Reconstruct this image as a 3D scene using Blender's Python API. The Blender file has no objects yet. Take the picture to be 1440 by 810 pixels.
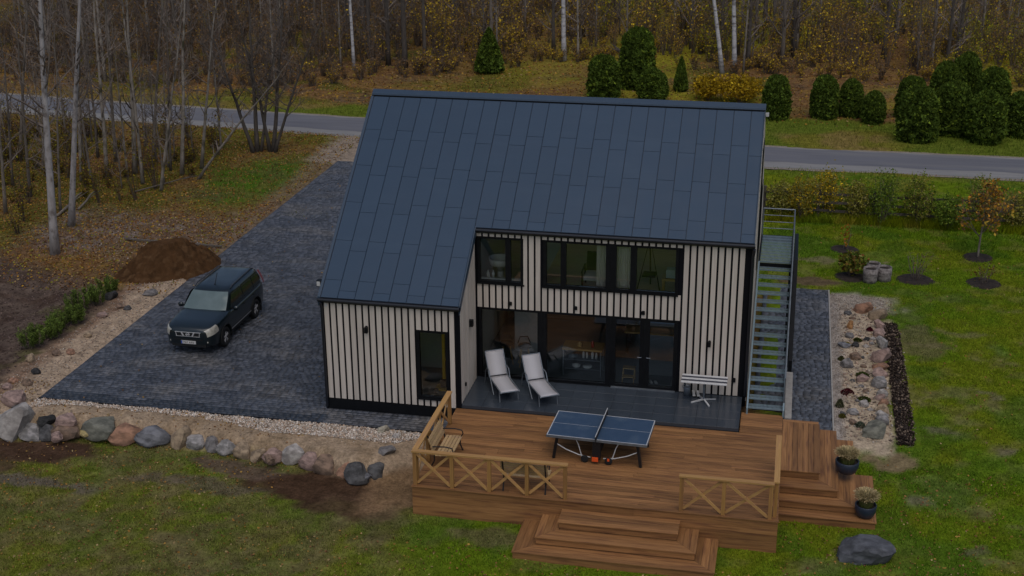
import bpy, bmesh, math, random
import numpy as np
from mathutils import Vector, Matrix
rnd = random.Random(7)
npr = np.random.RandomState(11)
scene = bpy.context.scene
C = scene.collection
R = math.radians

# ------------------------------------------------------------------ camera
cam_d = bpy.data.cameras.new('camera'); cam = bpy.data.objects.new('camera', cam_d); C.objects.link(cam)
cam_d.sensor_width = 36.0; cam_d.lens = 1880.24 * 36 / 1440
cam_d.clip_start = 0.5; cam_d.clip_end = 2000
def set_cam(px, py, pz, pitch, yaw, roll):
    f = Vector((-math.sin(yaw)*math.cos(pitch), math.cos(yaw)*math.cos(pitch), -math.sin(pitch)))
    r = Vector((math.cos(yaw), math.sin(yaw), 0)); u = r.cross(f)
    r2 = r*math.cos(roll) + u*math.sin(roll); u2 = -r*math.sin(roll) + u*math.cos(roll)
    m = Matrix((r2, u2, -f)).transposed().to_4x4(); m.translation = (px, py, pz)
    cam.matrix_world = m
set_cam(13.131, -34.767, 17.587, 0.3588, 0.2096, -0.0072)
scene.camera = cam

# ------------------------------------------------------------------ sky, sun, exposure
SUN_EL, SUN_AZ = R(62), R(160)          # azimuth clockwise from +y (north)
world = bpy.data.worlds.new('World'); scene.world = world; world.use_nodes = True
wn = world.node_tree.nodes; wl = world.node_tree.links
bg = wn['Background']
sky = wn.new('ShaderNodeTexSky'); sky.sky_type = 'NISHITA'; sky.sun_disc = False
sky.sun_elevation = SUN_EL; sky.sun_rotation = SUN_AZ
sky.air_density = 1.0; sky.dust_density = 3.0; sky.ozone_density = 1.0
wl.new(sky.outputs[0], bg.inputs[0]); bg.inputs[1].default_value = 0.125
sun_d = bpy.data.lights.new('sun', 'SUN'); sun_d.energy = 0.95; sun_d.angle = R(60); sun_d.color = (1.0, 0.96, 0.9)
sun = bpy.data.objects.new('sun', sun_d); C.objects.link(sun)
sd = Vector((math.sin(SUN_AZ)*math.cos(SUN_EL), math.cos(SUN_AZ)*math.cos(SUN_EL), math.sin(SUN_EL)))
sun.rotation_euler = (-sd).to_track_quat('-Z', 'Y').to_euler(); sun.location = sd*60
vs = scene.view_settings; vs.view_transform = 'Standard'; vs.look = 'None'; vs.exposure = -0.5; vs.gamma = 1.0
vs.use_curve_mapping = False
scene.cycles.max_bounces = 6; scene.cycles.diffuse_bounces = 3; scene.cycles.glossy_bounces = 3
scene.cycles.transparent_max_bounces = 8; scene.cycles.use_denoising = True
scene.cycles.caustics_reflective = False; scene.cycles.caustics_refractive = False

# ------------------------------------------------------------------ materials
MATS = {}
def _lin(n, a, b): n.id_data.links.new(a, b)
def M(name, c1, c2=None, scale=(4, 4, 4), detail=5, rough=0.7, bump=0.0, bscale=None, rnd_v=0.0, metallic=0.0,
      spec=0.4, lo=0.35, hi=0.65, island=False, coat=0.0, rough2=None, c3=None, s3=(.6, .6, .6)):
    m = bpy.data.materials.new(name); m.use_nodes = True
    nt = m.node_tree; N = nt.nodes; L = nt.links; b = N['Principled BSDF']
    b.inputs['Roughness'].default_value = rough; b.inputs['Metallic'].default_value = metallic
    b.inputs['Specular IOR Level'].default_value = spec
    if coat: b.inputs['Coat Weight'].default_value = coat; b.inputs['Coat Roughness'].default_value = .08
    tc = N.new('ShaderNodeTexCoord')
    out = None
    if c2 is not None:
        mp = N.new('ShaderNodeMapping'); mp.inputs['Scale'].default_value = scale; L.new(tc.outputs['Object'], mp.inputs[0])
        oi0 = N.new('ShaderNodeObjectInfo')
        if rnd_v:                                   # shift the grain from piece to piece
            cb = N.new('ShaderNodeMath'); cb.operation = 'MULTIPLY'; cb.inputs[1].default_value = 37.0
            L.new(oi0.outputs['Random'], cb.inputs[0]); L.new(cb.outputs[0], mp.inputs['Location'])
        nz = N.new('ShaderNodeTexNoise'); nz.inputs['Detail'].default_value = detail; nz.inputs['Scale'].default_value = 1
        nz.inputs['Roughness'].default_value = .6
        L.new(mp.outputs[0], nz.inputs['Vector'])
        rp = N.new('ShaderNodeMapRange'); rp.inputs[1].default_value = lo; rp.inputs[2].default_value = hi
        L.new(nz.outputs[0], rp.inputs[0])
        mx = N.new('ShaderNodeMix'); mx.data_type = 'RGBA'
        mx.inputs[6].default_value = (*c1, 1); mx.inputs[7].default_value = (*c2, 1); L.new(rp.outputs[0], mx.inputs[0])
        out = mx.outputs[2]
        if c3 is not None:
            mp3 = N.new('ShaderNodeMapping'); mp3.inputs['Scale'].default_value = s3; L.new(tc.outputs['Object'], mp3.inputs[0])
            n3 = N.new('ShaderNodeTexNoise'); n3.inputs['Scale'].default_value = 1; n3.inputs['Detail'].default_value = 4
            L.new(mp3.outputs[0], n3.inputs['Vector'])
            r3 = N.new('ShaderNodeMapRange'); r3.inputs[1].default_value = .5; r3.inputs[2].default_value = .7; L.new(n3.outputs[0], r3.inputs[0])
            m3 = N.new('ShaderNodeMix'); m3.data_type = 'RGBA'; m3.inputs[7].default_value = (*c3, 1)
            L.new(out, m3.inputs[6]); L.new(r3.outputs[0], m3.inputs[0]); out = m3.outputs[2]
        if rough2 is not None:
            rr = N.new('ShaderNodeMapRange'); rr.inputs[3].default_value = rough; rr.inputs[4].default_value = rough2
            L.new(rp.outputs[0], rr.inputs[0]); L.new(rr.outputs[0], b.inputs['Roughness'])
        if bump:
            bp = N.new('ShaderNodeBump'); bp.inputs['Strength'].default_value = bump; bp.inputs['Distance'].default_value = .02
            if bscale:
                nb = N.new('ShaderNodeTexNoise'); nb.inputs['Scale'].default_value = bscale; nb.inputs['Detail'].default_value = 6
                L.new(tc.outputs['Object'], nb.inputs['Vector']); L.new(nb.outputs[0], bp.inputs['Height'])
            else: L.new(nz.outputs[0], bp.inputs['Height'])
            L.new(bp.outputs[0], b.inputs['Normal'])
    else:
        b.inputs['Base Color'].default_value = (*c1, 1)
    if rnd_v:
        src = None
        if island:
            g = N.new('ShaderNodeNewGeometry'); src = g.outputs['Random Per Island']
        else:
            oi = N.new('ShaderNodeObjectInfo'); src = oi.outputs['Random']
        mr = N.new('ShaderNodeMapRange'); mr.inputs[3].default_value = 1-rnd_v; mr.inputs[4].default_value = 1+rnd_v
        L.new(src, mr.inputs[0])
        hs = N.new('ShaderNodeHueSaturation'); L.new(mr.outputs[0], hs.inputs['Value'])
        if out is None: hs.inputs['Color'].default_value = (*c1, 1)
        else: L.new(out, hs.inputs['Color'])
        out = hs.outputs[0]
    if out is not None: L.new(out, b.inputs['Base Color'])
    MATS[name] = m
    return m
def M_attr(name, rough=.8, trans=0.0, noise=0.0, nscale=3.0, bump=0.0, bscale=12.0, island=0.0, spec=.06):
    """colour read from the mesh's own 'col' attribute (the surface's colour), varied by noise"""
    m = bpy.data.materials.new(name); m.use_nodes = True
    nt = m.node_tree; N = nt.nodes; L = nt.links; b = N['Principled BSDF']
    b.inputs['Roughness'].default_value = rough; b.inputs['Specular IOR Level'].default_value = spec
    at = N.new('ShaderNodeAttribute'); at.attribute_name = 'col'; out = at.outputs[0]
    tc = N.new('ShaderNodeTexCoord')
    if noise:
        fac = None
        for sc, am in ((nscale, noise), (nscale*5.3, noise*.9)):
            nz = N.new('ShaderNodeTexNoise'); nz.inputs['Scale'].default_value = sc; nz.inputs['Detail'].default_value = 8
            nz.inputs['Roughness'].default_value = .68
            L.new(tc.outputs['Object'], nz.inputs['Vector'])
            mr = N.new('ShaderNodeMapRange'); mr.inputs[1].default_value = .3; mr.inputs[2].default_value = .7
            mr.inputs[3].default_value = 1-am; mr.inputs[4].default_value = 1+am
            L.new(nz.outputs[0], mr.inputs[0])
            hs = N.new('ShaderNodeHueSaturation'); L.new(mr.outputs[0], hs.inputs['Value']); L.new(out, hs.inputs['Color']); out = hs.outputs[0]
    if island:
        g = N.new('ShaderNodeNewGeometry'); mr = N.new('ShaderNodeMapRange')
        mr.inputs[3].default_value = 1-island; mr.inputs[4].default_value = 1+island
        L.new(g.outputs['Random Per Island'], mr.inputs[0])
        hs = N.new('ShaderNodeHueSaturation'); L.new(mr.outputs[0], hs.inputs['Value']); L.new(out, hs.inputs['Color']); out = hs.outputs[0]
    if bump:
        nb = N.new('ShaderNodeTexNoise'); nb.inputs['Scale'].default_value = bscale; nb.inputs['Detail'].default_value = 8
        L.new(tc.outputs['Object'], nb.inputs['Vector'])
        bp = N.new('ShaderNodeBump'); bp.inputs['Strength'].default_value = bump; bp.inputs['Distance'].default_value = .05
        L.new(nb.outputs[0], bp.inputs['Height']); L.new(bp.outputs[0], b.inputs['Normal'])
    L.new(out, b.inputs['Base Color'])
    if trans:
        t = N.new('ShaderNodeBsdfTranslucent'); L.new(out, t.inputs[0])
        mx = N.new('ShaderNodeMixShader'); mx.inputs[0].default_value = trans
        L.new(b.outputs[0], mx.inputs[1]); L.new(t.outputs[0], mx.inputs[2]); L.new(mx.outputs[0], N['Material Output'].inputs[0])
    MATS[name] = m
    return m
def M_glass(name, tint=(.8, .86, .84), ior=1.5, refl=1.0):
    m = bpy.data.materials.new(name); m.use_nodes = True
    nt = m.node_tree; N = nt.nodes; L = nt.links; N.remove(N['Principled BSDF'])
    t = N.new('ShaderNodeBsdfTransparent'); t.inputs[0].default_value = (*tint, 1)
    g = N.new('ShaderNodeBsdfGlossy'); g.inputs['Roughness'].default_value = .015; g.inputs[0].default_value = (refl, refl, refl, 1)
    f = N.new('ShaderNodeFresnel'); f.inputs[0].default_value = ior
    mx = N.new('ShaderNodeMixShader'); L.new(f.outputs[0], mx.inputs[0]); L.new(t.outputs[0], mx.inputs[1]); L.new(g.outputs[0], mx.inputs[2])
    L.new(mx.outputs[0], N['Material Output'].inputs[0]); MATS[name] = m
    return m

M('cladding', (.62, .555, .495), (.53, .47, .415), (14, 14, .9), 6, .75, .15, rnd_v=.07)
M('black_paint', (.004, .0045, .007), rough=.7, spec=.15)
M('black_metal', (.004, .0045, .006), (.007, .008, .010), (6, 6, 6), rough=.5, rnd_v=.1, spec=.2)
M('roof_metal', (.022, .049, .090), (.024, .053, .096), (1.2, 1.2, 1.2), 6, .44, .02, rnd_v=.045, spec=.42, rough2=.56, c3=(.026, .055, .098), s3=(.5, 3, .5))
M('roof_edge', (.028, .052, .088), (.033, .058, .094), (3, 3, 3), rough=.4, spec=.5)
M('gutter', (.010, .012, .018), rough=.35, spec=.5)
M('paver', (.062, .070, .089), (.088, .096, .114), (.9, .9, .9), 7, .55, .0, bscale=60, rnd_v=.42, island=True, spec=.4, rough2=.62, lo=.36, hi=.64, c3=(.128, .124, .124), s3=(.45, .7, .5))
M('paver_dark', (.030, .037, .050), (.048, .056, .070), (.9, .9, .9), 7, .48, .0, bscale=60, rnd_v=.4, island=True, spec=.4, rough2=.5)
M('paver_bed', (.03, .03, .034), (.045, .045, .048), (5, 5, 5), rough=.9)
M('asphalt_dust', (.21, .205, .20), (.26, .25, .24), (.5, 3, 1), 7, .9, .2, bscale=40)
M('asphalt', (.125, .125, .14), (.155, .155, .172), (.25, 3.5, 1), 6, .85, .2, bscale=40, c3=(.18, .176, .178), s3=(.10, 1.0, 1))
M('gravel_shoulder', (.20, .165, .125), (.29, .25, .20), (6, 6, 6), 8, .95, .5, bscale=30)
M('tile', (.040, .050, .064), (.045, .056, .071), (.7, .7, .7), 3, .20, .0, rnd_v=.04, spec=.55, rough2=.23)
M('grout', (.02, .02, .022), rough=.9)
def wood(n, sc, a=(.33, .164, .064), b=(.215, .100, .037), r=.26, rough=.6, k3=.45):
    M(n, a, b, sc, 7, rough, .2, rnd_v=r, spec=.25, lo=.3, hi=.72, c3=(a[0]*k3, a[1]*k3*.9, a[2]*k3*1.1), s3=tuple(1.0 if s < 5 else 15 for s in sc))
wood('wood_x', (1.3, 22, 22)); wood('wood_y', (22, 1.3, 22)); wood('wood_z', (22, 22, 1.3))
wood('rail_x', (1.3, 22, 22), (.50, .29, .11), (.40, .22, .075), .12, .6, .8); wood('rail_y', (22, 1.3, 22), (.50, .29, .11), (.40, .22, .075), .12, .6, .8)
wood('rail_z', (22, 22, 1.3), (.40, .22, .075), (.29, .15, .045), .12, .6, .7)
wood('bench_wood', (20, 2, 20), (.50, .35, .18), (.40, .27, .13), .15, .6, .8)
M('iron', (.010, .010, .012), rough=.45)
M('steel_grey', (.16, .18, .21), (.22, .25, .28), (8, 8, 8), rough=.42, metallic=.5, rnd_v=.05)
M('galvanised', (.175, .24, .275), (.215, .285, .32), (9, 9, 9), rough=.5, metallic=.1, rnd_v=.06)
M('concrete', (.30, .28, .26), (.38, .36, .33), (6, 6, 6), rough=.9)
M('sling_white', (.52, .51, .53), (.46, .45, .47), (90, 90, 90), rough=.8)
M('table_blue', (.034, .068, .125), (.042, .078, .138), (3, 3, 3), rough=.42, c3=(.07, .11, .165), s3=(1.8, 1.8, 2))
M('white_paint', (.62, .62, .62), (.54, .54, .54), (9, 9, 9), rough=.5)
M('rail_dark', (.06, .062, .068), rough=.3, metallic=.4)
M('slat_grey', (.055, .058, .075), rough=.5)
M('rubber', (.012, .012, .013), rough=.8)
M('orange_plastic', (.75, .10, .02), rough=.45)
M('white_plastic', (.55, .55, .55), rough=.4)
M('car_paint', (.006, .012, .015), (.007, .014, .018), (2, 2, 2), rough=.3, metallic=.2, coat=.8)
M('car_trim', (.010, .011, .012), rough=.6)
M('chrome', (.62, .62, .63), rough=.3, metallic=.4)
M('alloy', (.50, .50, .52), rough=.35, metallic=.3)
M('lamp_lens', (.50, .48, .42), (.30, .29, .25), (9, 9, 9), rough=.15, coat=.8)
M('tail_red', (.38, .01, .012), rough=.2, coat=.8)
M('amber', (.6, .25, .06), rough=.3)
M('plate_white', (.55, .54, .53), rough=.5); M('plate_blue', (.02, .07, .35), rough=.5); M('plate_ink', (.16, .14, .13), rough=.6)
M('car_interior', (.05, .05, .048), rough=.9)
M_glass('window_glass', (.93, .955, .945), 1.55)
M('side_glass', (.016, .021, .020), rough=.05, spec=.6)
M('windscreen_glass', (.10, .14, .14), (.13, .175, .175), (2, 2, 2), rough=.08, spec=.8)
M('soil_pile', (.085, .043, .019), (.050, .026, .012), (1.6, 1.6, 1.6), 9, .95, 1.0, bscale=7, spec=.05, c3=(.105, .058, .028), s3=(4, 4, 4))
M('mulch', (.014, .010, .008), (.040, .028, .022), (9, 9, 9), 8, .95, .9, bscale=25)
M('bark_birch', (.40, .375, .37), (.29, .265, .255), (7, 7, 2.0), 8, .9, .2, lo=.35, hi=.65, rnd_v=.08, spec=.15, c3=(.16, .14, .13), s3=(5, 5, 3.2))
M('bark_white', (.56, .55, .56), (.42, .41, .42), (9, 9, 4), 6, .8, .2, rnd_v=.05, c3=(.10, .09, .09), s3=(1.5, 1.5, 5))
M('bark_grey', (.20, .172, .145), (.115, .095, .078), (14, 14, 2.5), 7, .9, .3, rnd_v=.3, spec=.15)
M('bark_pale', (.30, .265, .23), (.17, .145, .12), (12, 12, 3), 7, .9, .3, rnd_v=.2, spec=.15, c3=(.055, .05, .03), s3=(2, 2, 2))
M('bark_dark', (.105, .088, .074), (.055, .046, .040), (14, 14, 3), 7, .9, .4, rnd_v=.15)
M('twig', (.20, .165, .14), (.13, .105, .09), (3, 3, 3), rough=.95, rnd_v=.3, spec=.1)
M('pot_blue', (.020, .028, .048), (.028, .038, .06), (5, 5, 5), rough=.35)
M('bark_log', (.28, .25, .24), (.15, .13, .125), (14, 14, 9), 7, .85, .3, c3=(.06, .05, .05), s3=(4, 4, 9))
M('rubber_mat', (.008, .030, .032), rough=.9)
M('floor_oak', (.55, .43, .26), (.47, .36, .20), (1.2, 14, 1), rough=.5)
M('floor_dark', (.13, .16, .17), (.16, .19, .20), (2, 2, 2), rough=.35)
M('wall_inner', (.62, .61, .52), (.58, .57, .48), (2, 2, 2), rough=.9)
M('wall_wood', (.14, .085, .055), (.095, .055, .036), (1, 1, 16), rough=.6)
M('wall_teal', (.42, .50, .48), rough=.9)
M('curtain', (.72, .69, .63), (.64, .61, .56), (20, 20, 2), rough=.95)
M('ceramic', (.62, .62, .62), rough=.2)
M('fabric_dark', (.02, .02, .022), rough=.9)
M('pine_wood', (.52, .34, .13), (.42, .27, .10), (3, 18, 18), rough=.5)
M('yellow_paint', (.55, .33, .02), rough=.4)
ROCKC = {'pale': ((.40, .37, .34), (.29, .26, .24)), 'light': ((.32, .30, .29), (.21, .20, .19)), 'grey': ((.21, .195, .19), (.14, .13, .125)),
         'dark': ((.115, .112, .112), (.07, .068, .068)), 'black': ((.05, .048, .048), (.03, .03, .03)), 'brown': ((.23, .155, .11), (.14, .10, .075)),
         'green': ((.21, .205, .165), (.14, .14, .115)), 'orange': ((.36, .20, .13), (.24, .14, .095)), 'blue': ((.20, .20, .215), (.125, .125, .135)),
         'tan': ((.36, .27, .18), (.24, .18, .125)), 'pink': ((.36, .25, .215), (.25, .175, .15)), 'yellow': ((.42, .34, .16), (.30, .24, .11)),
         'cream': ((.46, .42, .33), (.35, .31, .24)), 'rust': ((.40, .21, .09), (.28, .14, .06)), 'slate': ((.125, .130, .145), (.08, .083, .094))}
for k, (a, b) in ROCKC.items():
    M('rock_'+k, tuple(x*1.08 for x in a), tuple(x*.8 for x in b), (3.2, 3.2, 3.2), 10, .9, .9, bscale=7, rnd_v=.08, spec=.2, lo=.4, hi=.6, c3=tuple((x*.42+.008) for x in a), s3=(1.7, 2.4, 3))
M_attr('ground_mix', .95, noise=.42, nscale=2.6, bump=.8, bscale=10, spec=.0)
M_attr('leaf', .7, trans=.25, island=.35)
M_attr('needle', .8, trans=.12, island=.4)
M_attr('leaf_fallen', .8, island=.25)
M_attr('grass_blade', .75, trans=.25, island=.3)
M_attr('pebble', .9, island=.35)
M_attr('twig_mix', .9, island=.2)

# ------------------------------------------------------------------ mesh helpers
class MB:
    """collects faces, builds ONE mesh object"""
    def __init__(s): s.v = []; s.f = []; s.mi = []; s.cur = 0
    def add(s, vs_, fs):
        o = len(s.v); s.v += [tuple(p) for p in vs_]; s.f += [tuple(i+o for i in f) for f in fs]; s.mi += [s.cur]*len(fs); return s
    def box(s, x0, x1, y0, y1, z0, z1):
        return s.add([(x0, y0, z0), (x1, y0, z0), (x1, y1, z0), (x0, y1, z0), (x0, y0, z1), (x1, y0, z1), (x1, y1, z1), (x0, y1, z1)],
                     [(0, 3, 2, 1), (4, 5, 6, 7), (0, 1, 5, 4), (1, 2, 6, 5), (2, 3, 7, 6), (3, 0, 4, 7)])
    def bevbox(s, x0, x1, y0, y1, z0, z1, b=.004):
        """box with chamfered top edges"""
        return s.add([(x0, y0, z0), (x1, y0, z0), (x1, y1, z0), (x0, y1, z0), (x0, y0, z1-b), (x1, y0, z1-b), (x1, y1, z1-b), (x0, y1, z1-b),
                      (x0+b, y0+b, z1), (x1-b, y0+b, z1), (x1-b, y1-b, z1), (x0+b, y1-b, z1)],
                     [(0, 3, 2, 1), (8, 9, 10, 11), (0, 1, 5, 4), (1, 2, 6, 5), (2, 3, 7, 6), (3, 0, 4, 7), (4, 5, 9, 8), (5, 6, 10, 9), (6, 7, 11, 10), (7, 4, 8, 11)])
    def prism(s, poly, z0, z1):
        n = len(poly)
        return s.add([(x, y, z0) for x, y in poly]+[(x, y, z1) for x, y in poly],
                     [tuple(range(n))[::-1], tuple(range(n, 2*n))]+[(i, (i+1) % n, n+(i+1) % n, n+i) for i in range(n)])
    def hexa(s, p):
        return s.add(p, [(0, 3, 2, 1), (4, 5, 6, 7), (0, 1, 5, 4), (1, 2, 6, 5), (2, 3, 7, 6), (3, 0, 4, 7)])
    def bar(s, a, b, w, h, up=(0, 0, 1)):
        a = Vector(a); b = Vector(b); d = (b-a).normalized(); up = Vector(up)
        x = d.cross(up)
        if x.length < 1e-4: x = d.cross(Vector((0, 1, 0)))
        x.normalize(); y = x.cross(d)
        q = [(-w/2, -h/2), (w/2, -h/2), (w/2, h/2), (-w/2, h/2)]
        return s.hexa([a+x*i+y*j for i, j in q]+[b+x*i+y*j for i, j in q])
    def tube(s, pts, r, n=6, cap=True):
        pts = [Vector(p) for p in pts]; k = len(pts)
        rs = r if isinstance(r, (list, tuple)) else [r]*k
        o = len(s.v); prev = None
        for i, p in enumerate(pts):
            d = (pts[min(i+1, k-1)]-pts[max(i-1, 0)])
            d = d.normalized() if d.length > 1e-9 else Vector((0, 0, 1))
            if prev is None:
                x = d.cross(Vector((0, 0, 1)))
                if x.length < .05: x = d.cross(Vector((0, 1, 0)))
            else: x = prev-d*prev.dot(d)
            x.normalize(); prev = x; y = d.cross(x)
            for j in range(n):
                a = 2*math.pi*j/n; s.v.append(tuple(p+(x*math.cos(a)+y*math.sin(a))*rs[i]))
        for i in range(k-1):
            for j in range(n):
                s.f.append((o+i*n+j, o+i*n+(j+1) % n, o+(i+1)*n+(j+1) % n, o+(i+1)*n+j)); s.mi.append(s.cur)
        if cap:
            s.f.append(tuple(o+j for j in range(n))[::-1]); s.f.append(tuple(o+(k-1)*n+j for j in range(n))); s.mi += [s.cur]*2
        return s
    def lathe(s, prof, c=(0, 0, 0), n=20, axis='z', closed=False):
        o = len(s.v); k = len(prof)
        for r, h in prof:
            for j in range(n):
                a = 2*math.pi*j/n; x, y = r*math.cos(a), r*math.sin(a)
                p = (x, y, h) if axis == 'z' else ((x, h, y) if axis == 'y' else (h, x, y))
                s.v.append((p[0]+c[0], p[1]+c[1], p[2]+c[2]))
        for i in range(k-1 if not closed else k):
            i2 = (i+1) % k
            for j in range(n):
                s.f.append((o+i*n+j, o+i*n+(j+1) % n, o+i2*n+(j+1) % n, o+i2*n+j)); s.mi.append(s.cur)
        return s
    def mesh(s, name, mats, smooth=False):
        me = bpy.data.meshes.new(name); me.from_pydata(s.v, [], s.f)
        mats = mats if isinstance(mats, (list, tuple)) else [mats]
        for m in mats: me.materials.append(MATS[m])
        if len(mats) > 1: me.polygons.foreach_set('material_index', s.mi)
        bm = bmesh.new(); bm.from_mesh(me); bmesh.ops.recalc_face_normals(bm, faces=bm.faces); bm.to_mesh(me); bm.free()
        if smooth: me.polygons.foreach_set('use_smooth', [True]*len(me.polygons))
        return me
    def build(s, name, mats, parent=None, smooth=False):
        return link(name, s.mesh(name, mats, smooth), parent)
def link(name, me, parent=None):
    o = bpy.data.objects.new(name, me); C.objects.link(o)
    if parent is not None: o.parent = parent
    return o
def empty(name, loc=(0, 0, 0), rz=0.0):
    o = bpy.data.objects.new(name, None); C.objects.link(o); o.location = loc; o.rotation_euler = (0, 0, rz); o.empty_display_size = .2
    return o
def tag(o, label, cat, group=None):
    o['label'] = label; o['category'] = cat
    if group: o['group'] = group
    return o
def structure(o): o['kind'] = 'structure'; return o
def stuff(o, label=None, cat=None):
    o['kind'] = 'stuff'
    if label: o['label'] = label
    if cat: o['category'] = cat
    return o
def arr_mesh(name, V, F, mat, col=None, smooth=False):
    """fast mesh from numpy arrays; F (n,3) or (n,4); col per vertex rgb"""
    me = bpy.data.meshes.new(name); V = np.asarray(V, np.float32); F = np.asarray(F, np.int32)
    k = F.shape[1]
    me.vertices.add(len(V)); me.vertices.foreach_set('co', V.ravel())
    me.loops.add(F.size); me.loops.foreach_set('vertex_index', F.ravel())
    me.polygons.add(len(F)); me.polygons.foreach_set('loop_start', np.arange(0, F.size, k, dtype=np.int32))
    me.polygons.foreach_set('loop_total', np.full(len(F), k, np.int32))
    me.update(calc_edges=True)
    if col is not None:
        a = me.color_attributes.new('col', 'FLOAT_COLOR', 'POINT')
        c4 = np.ones((len(V), 4), np.float32); c4[:, :3] = col; a.data.foreach_set('color', c4.ravel())
    me.materials.append(MATS[mat])
    if smooth: me.polygons.foreach_set('use_smooth', np.ones(len(F), bool))
    me.validate()
    return me
_H = np.random.RandomState(3).rand(256, 256).astype(np.float64)
def vnoise(x, y, s=1.0, seed=0):
    x = np.asarray(x, float)*s+seed*17.31; y = np.asarray(y, float)*s+seed*7.77
    xi = np.floor(x).astype(int); yi = np.floor(y).astype(int); fx = x-xi; fy = y-yi
    fx = fx*fx*(3-2*fx); fy = fy*fy*(3-2*fy)
    h = lambda i, j: _H[i % 256, j % 256]
    return (h(xi, yi)*(1-fx)+h(xi+1, yi)*fx)*(1-fy)+(h(xi, yi+1)*(1-fx)+h(xi+1, yi+1)*fx)*fy
def fbm(x, y, s=1.0, o=4, seed=0):
    t = 0; a = .5; n = 0
    for i in range(o): t = t+a*vnoise(x, y, s*2**i, seed+i*3); n += a; a *= .5
    return t/n
def sstep(e0, e1, x):
    t = np.clip((np.asarray(x, float)-e0)/(e1-e0), 0, 1); return t*t*(3-2*t)
def band(x, a, b, s=.2): return sstep(a-s, a+s, x)*(1-sstep(b-s, b+s, x))
# ================================================================== GROUND
ROWX = [-40, -9, -6.3, -4.6, -2, 0, 1, 2, 2.6, 3.2, 4, 40]; ROWY = [-2.45, -2.35, -2.05, -2.1, -2.3, -2.5, -2.85, -3.15, -3.0, -2.6, -2.4, -2.4]
def in_rect(x, y, x0, x1, y0, y1): return (x > x0) & (x < x1) & (y > y0) & (y < y1)
def hgt(x, y):
    x = np.asarray(x, float); y = np.asarray(y, float)
    ye = np.interp(x, ROWX, ROWY); wd = np.interp(x, [2.2, 3.6], [.2, 1.2])
    left = 1-sstep(-1, 1, (y-ye+.1)/wd)
    right = 1-sstep(-2.6, 3.6, y)
    mixr = sstep(3.2, 5.0, x)
    z = -.53*(left*(1-mixr)+right*mixr)
    n = (fbm(x, y, .35, 3, 5)-.5)*.16+(fbm(x, y, 2.2, 3, 9)-.5)*.05
    ditch = -.35*np.exp(-((x+14.2)/1.4)**2)*sstep(-4, 0, y)*(1-sstep(6.5, 10, y))
    z = z+n*(1+1.5*sstep(40, 60, y))+ditch
    flat = in_rect(x, y, -9.1, 4.2, -1.15, 30.5) | in_rect(x, y, -.3, 12.6, -1.15, 12.4) | in_rect(x, y, 13.3, 15.05, .9, 13.2)
    z = np.where(flat, -.09, z)
    road = band(y, road_y(x)-2.0, road_y(x)+2.0, .5)
    z = z*(1-road)+(-.03)*road
    return z
def road_y(x): return np.interp(x, [-120, -28, -19, -10, 12.2, 24.5, 120], [47, 35.9, 35.1, 34.35, 32.0, 31.95, 31.0])
def mixc(c, w, k):
    return c*(1-w[..., None])+np.asarray(k, float)*w[..., None]
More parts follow.
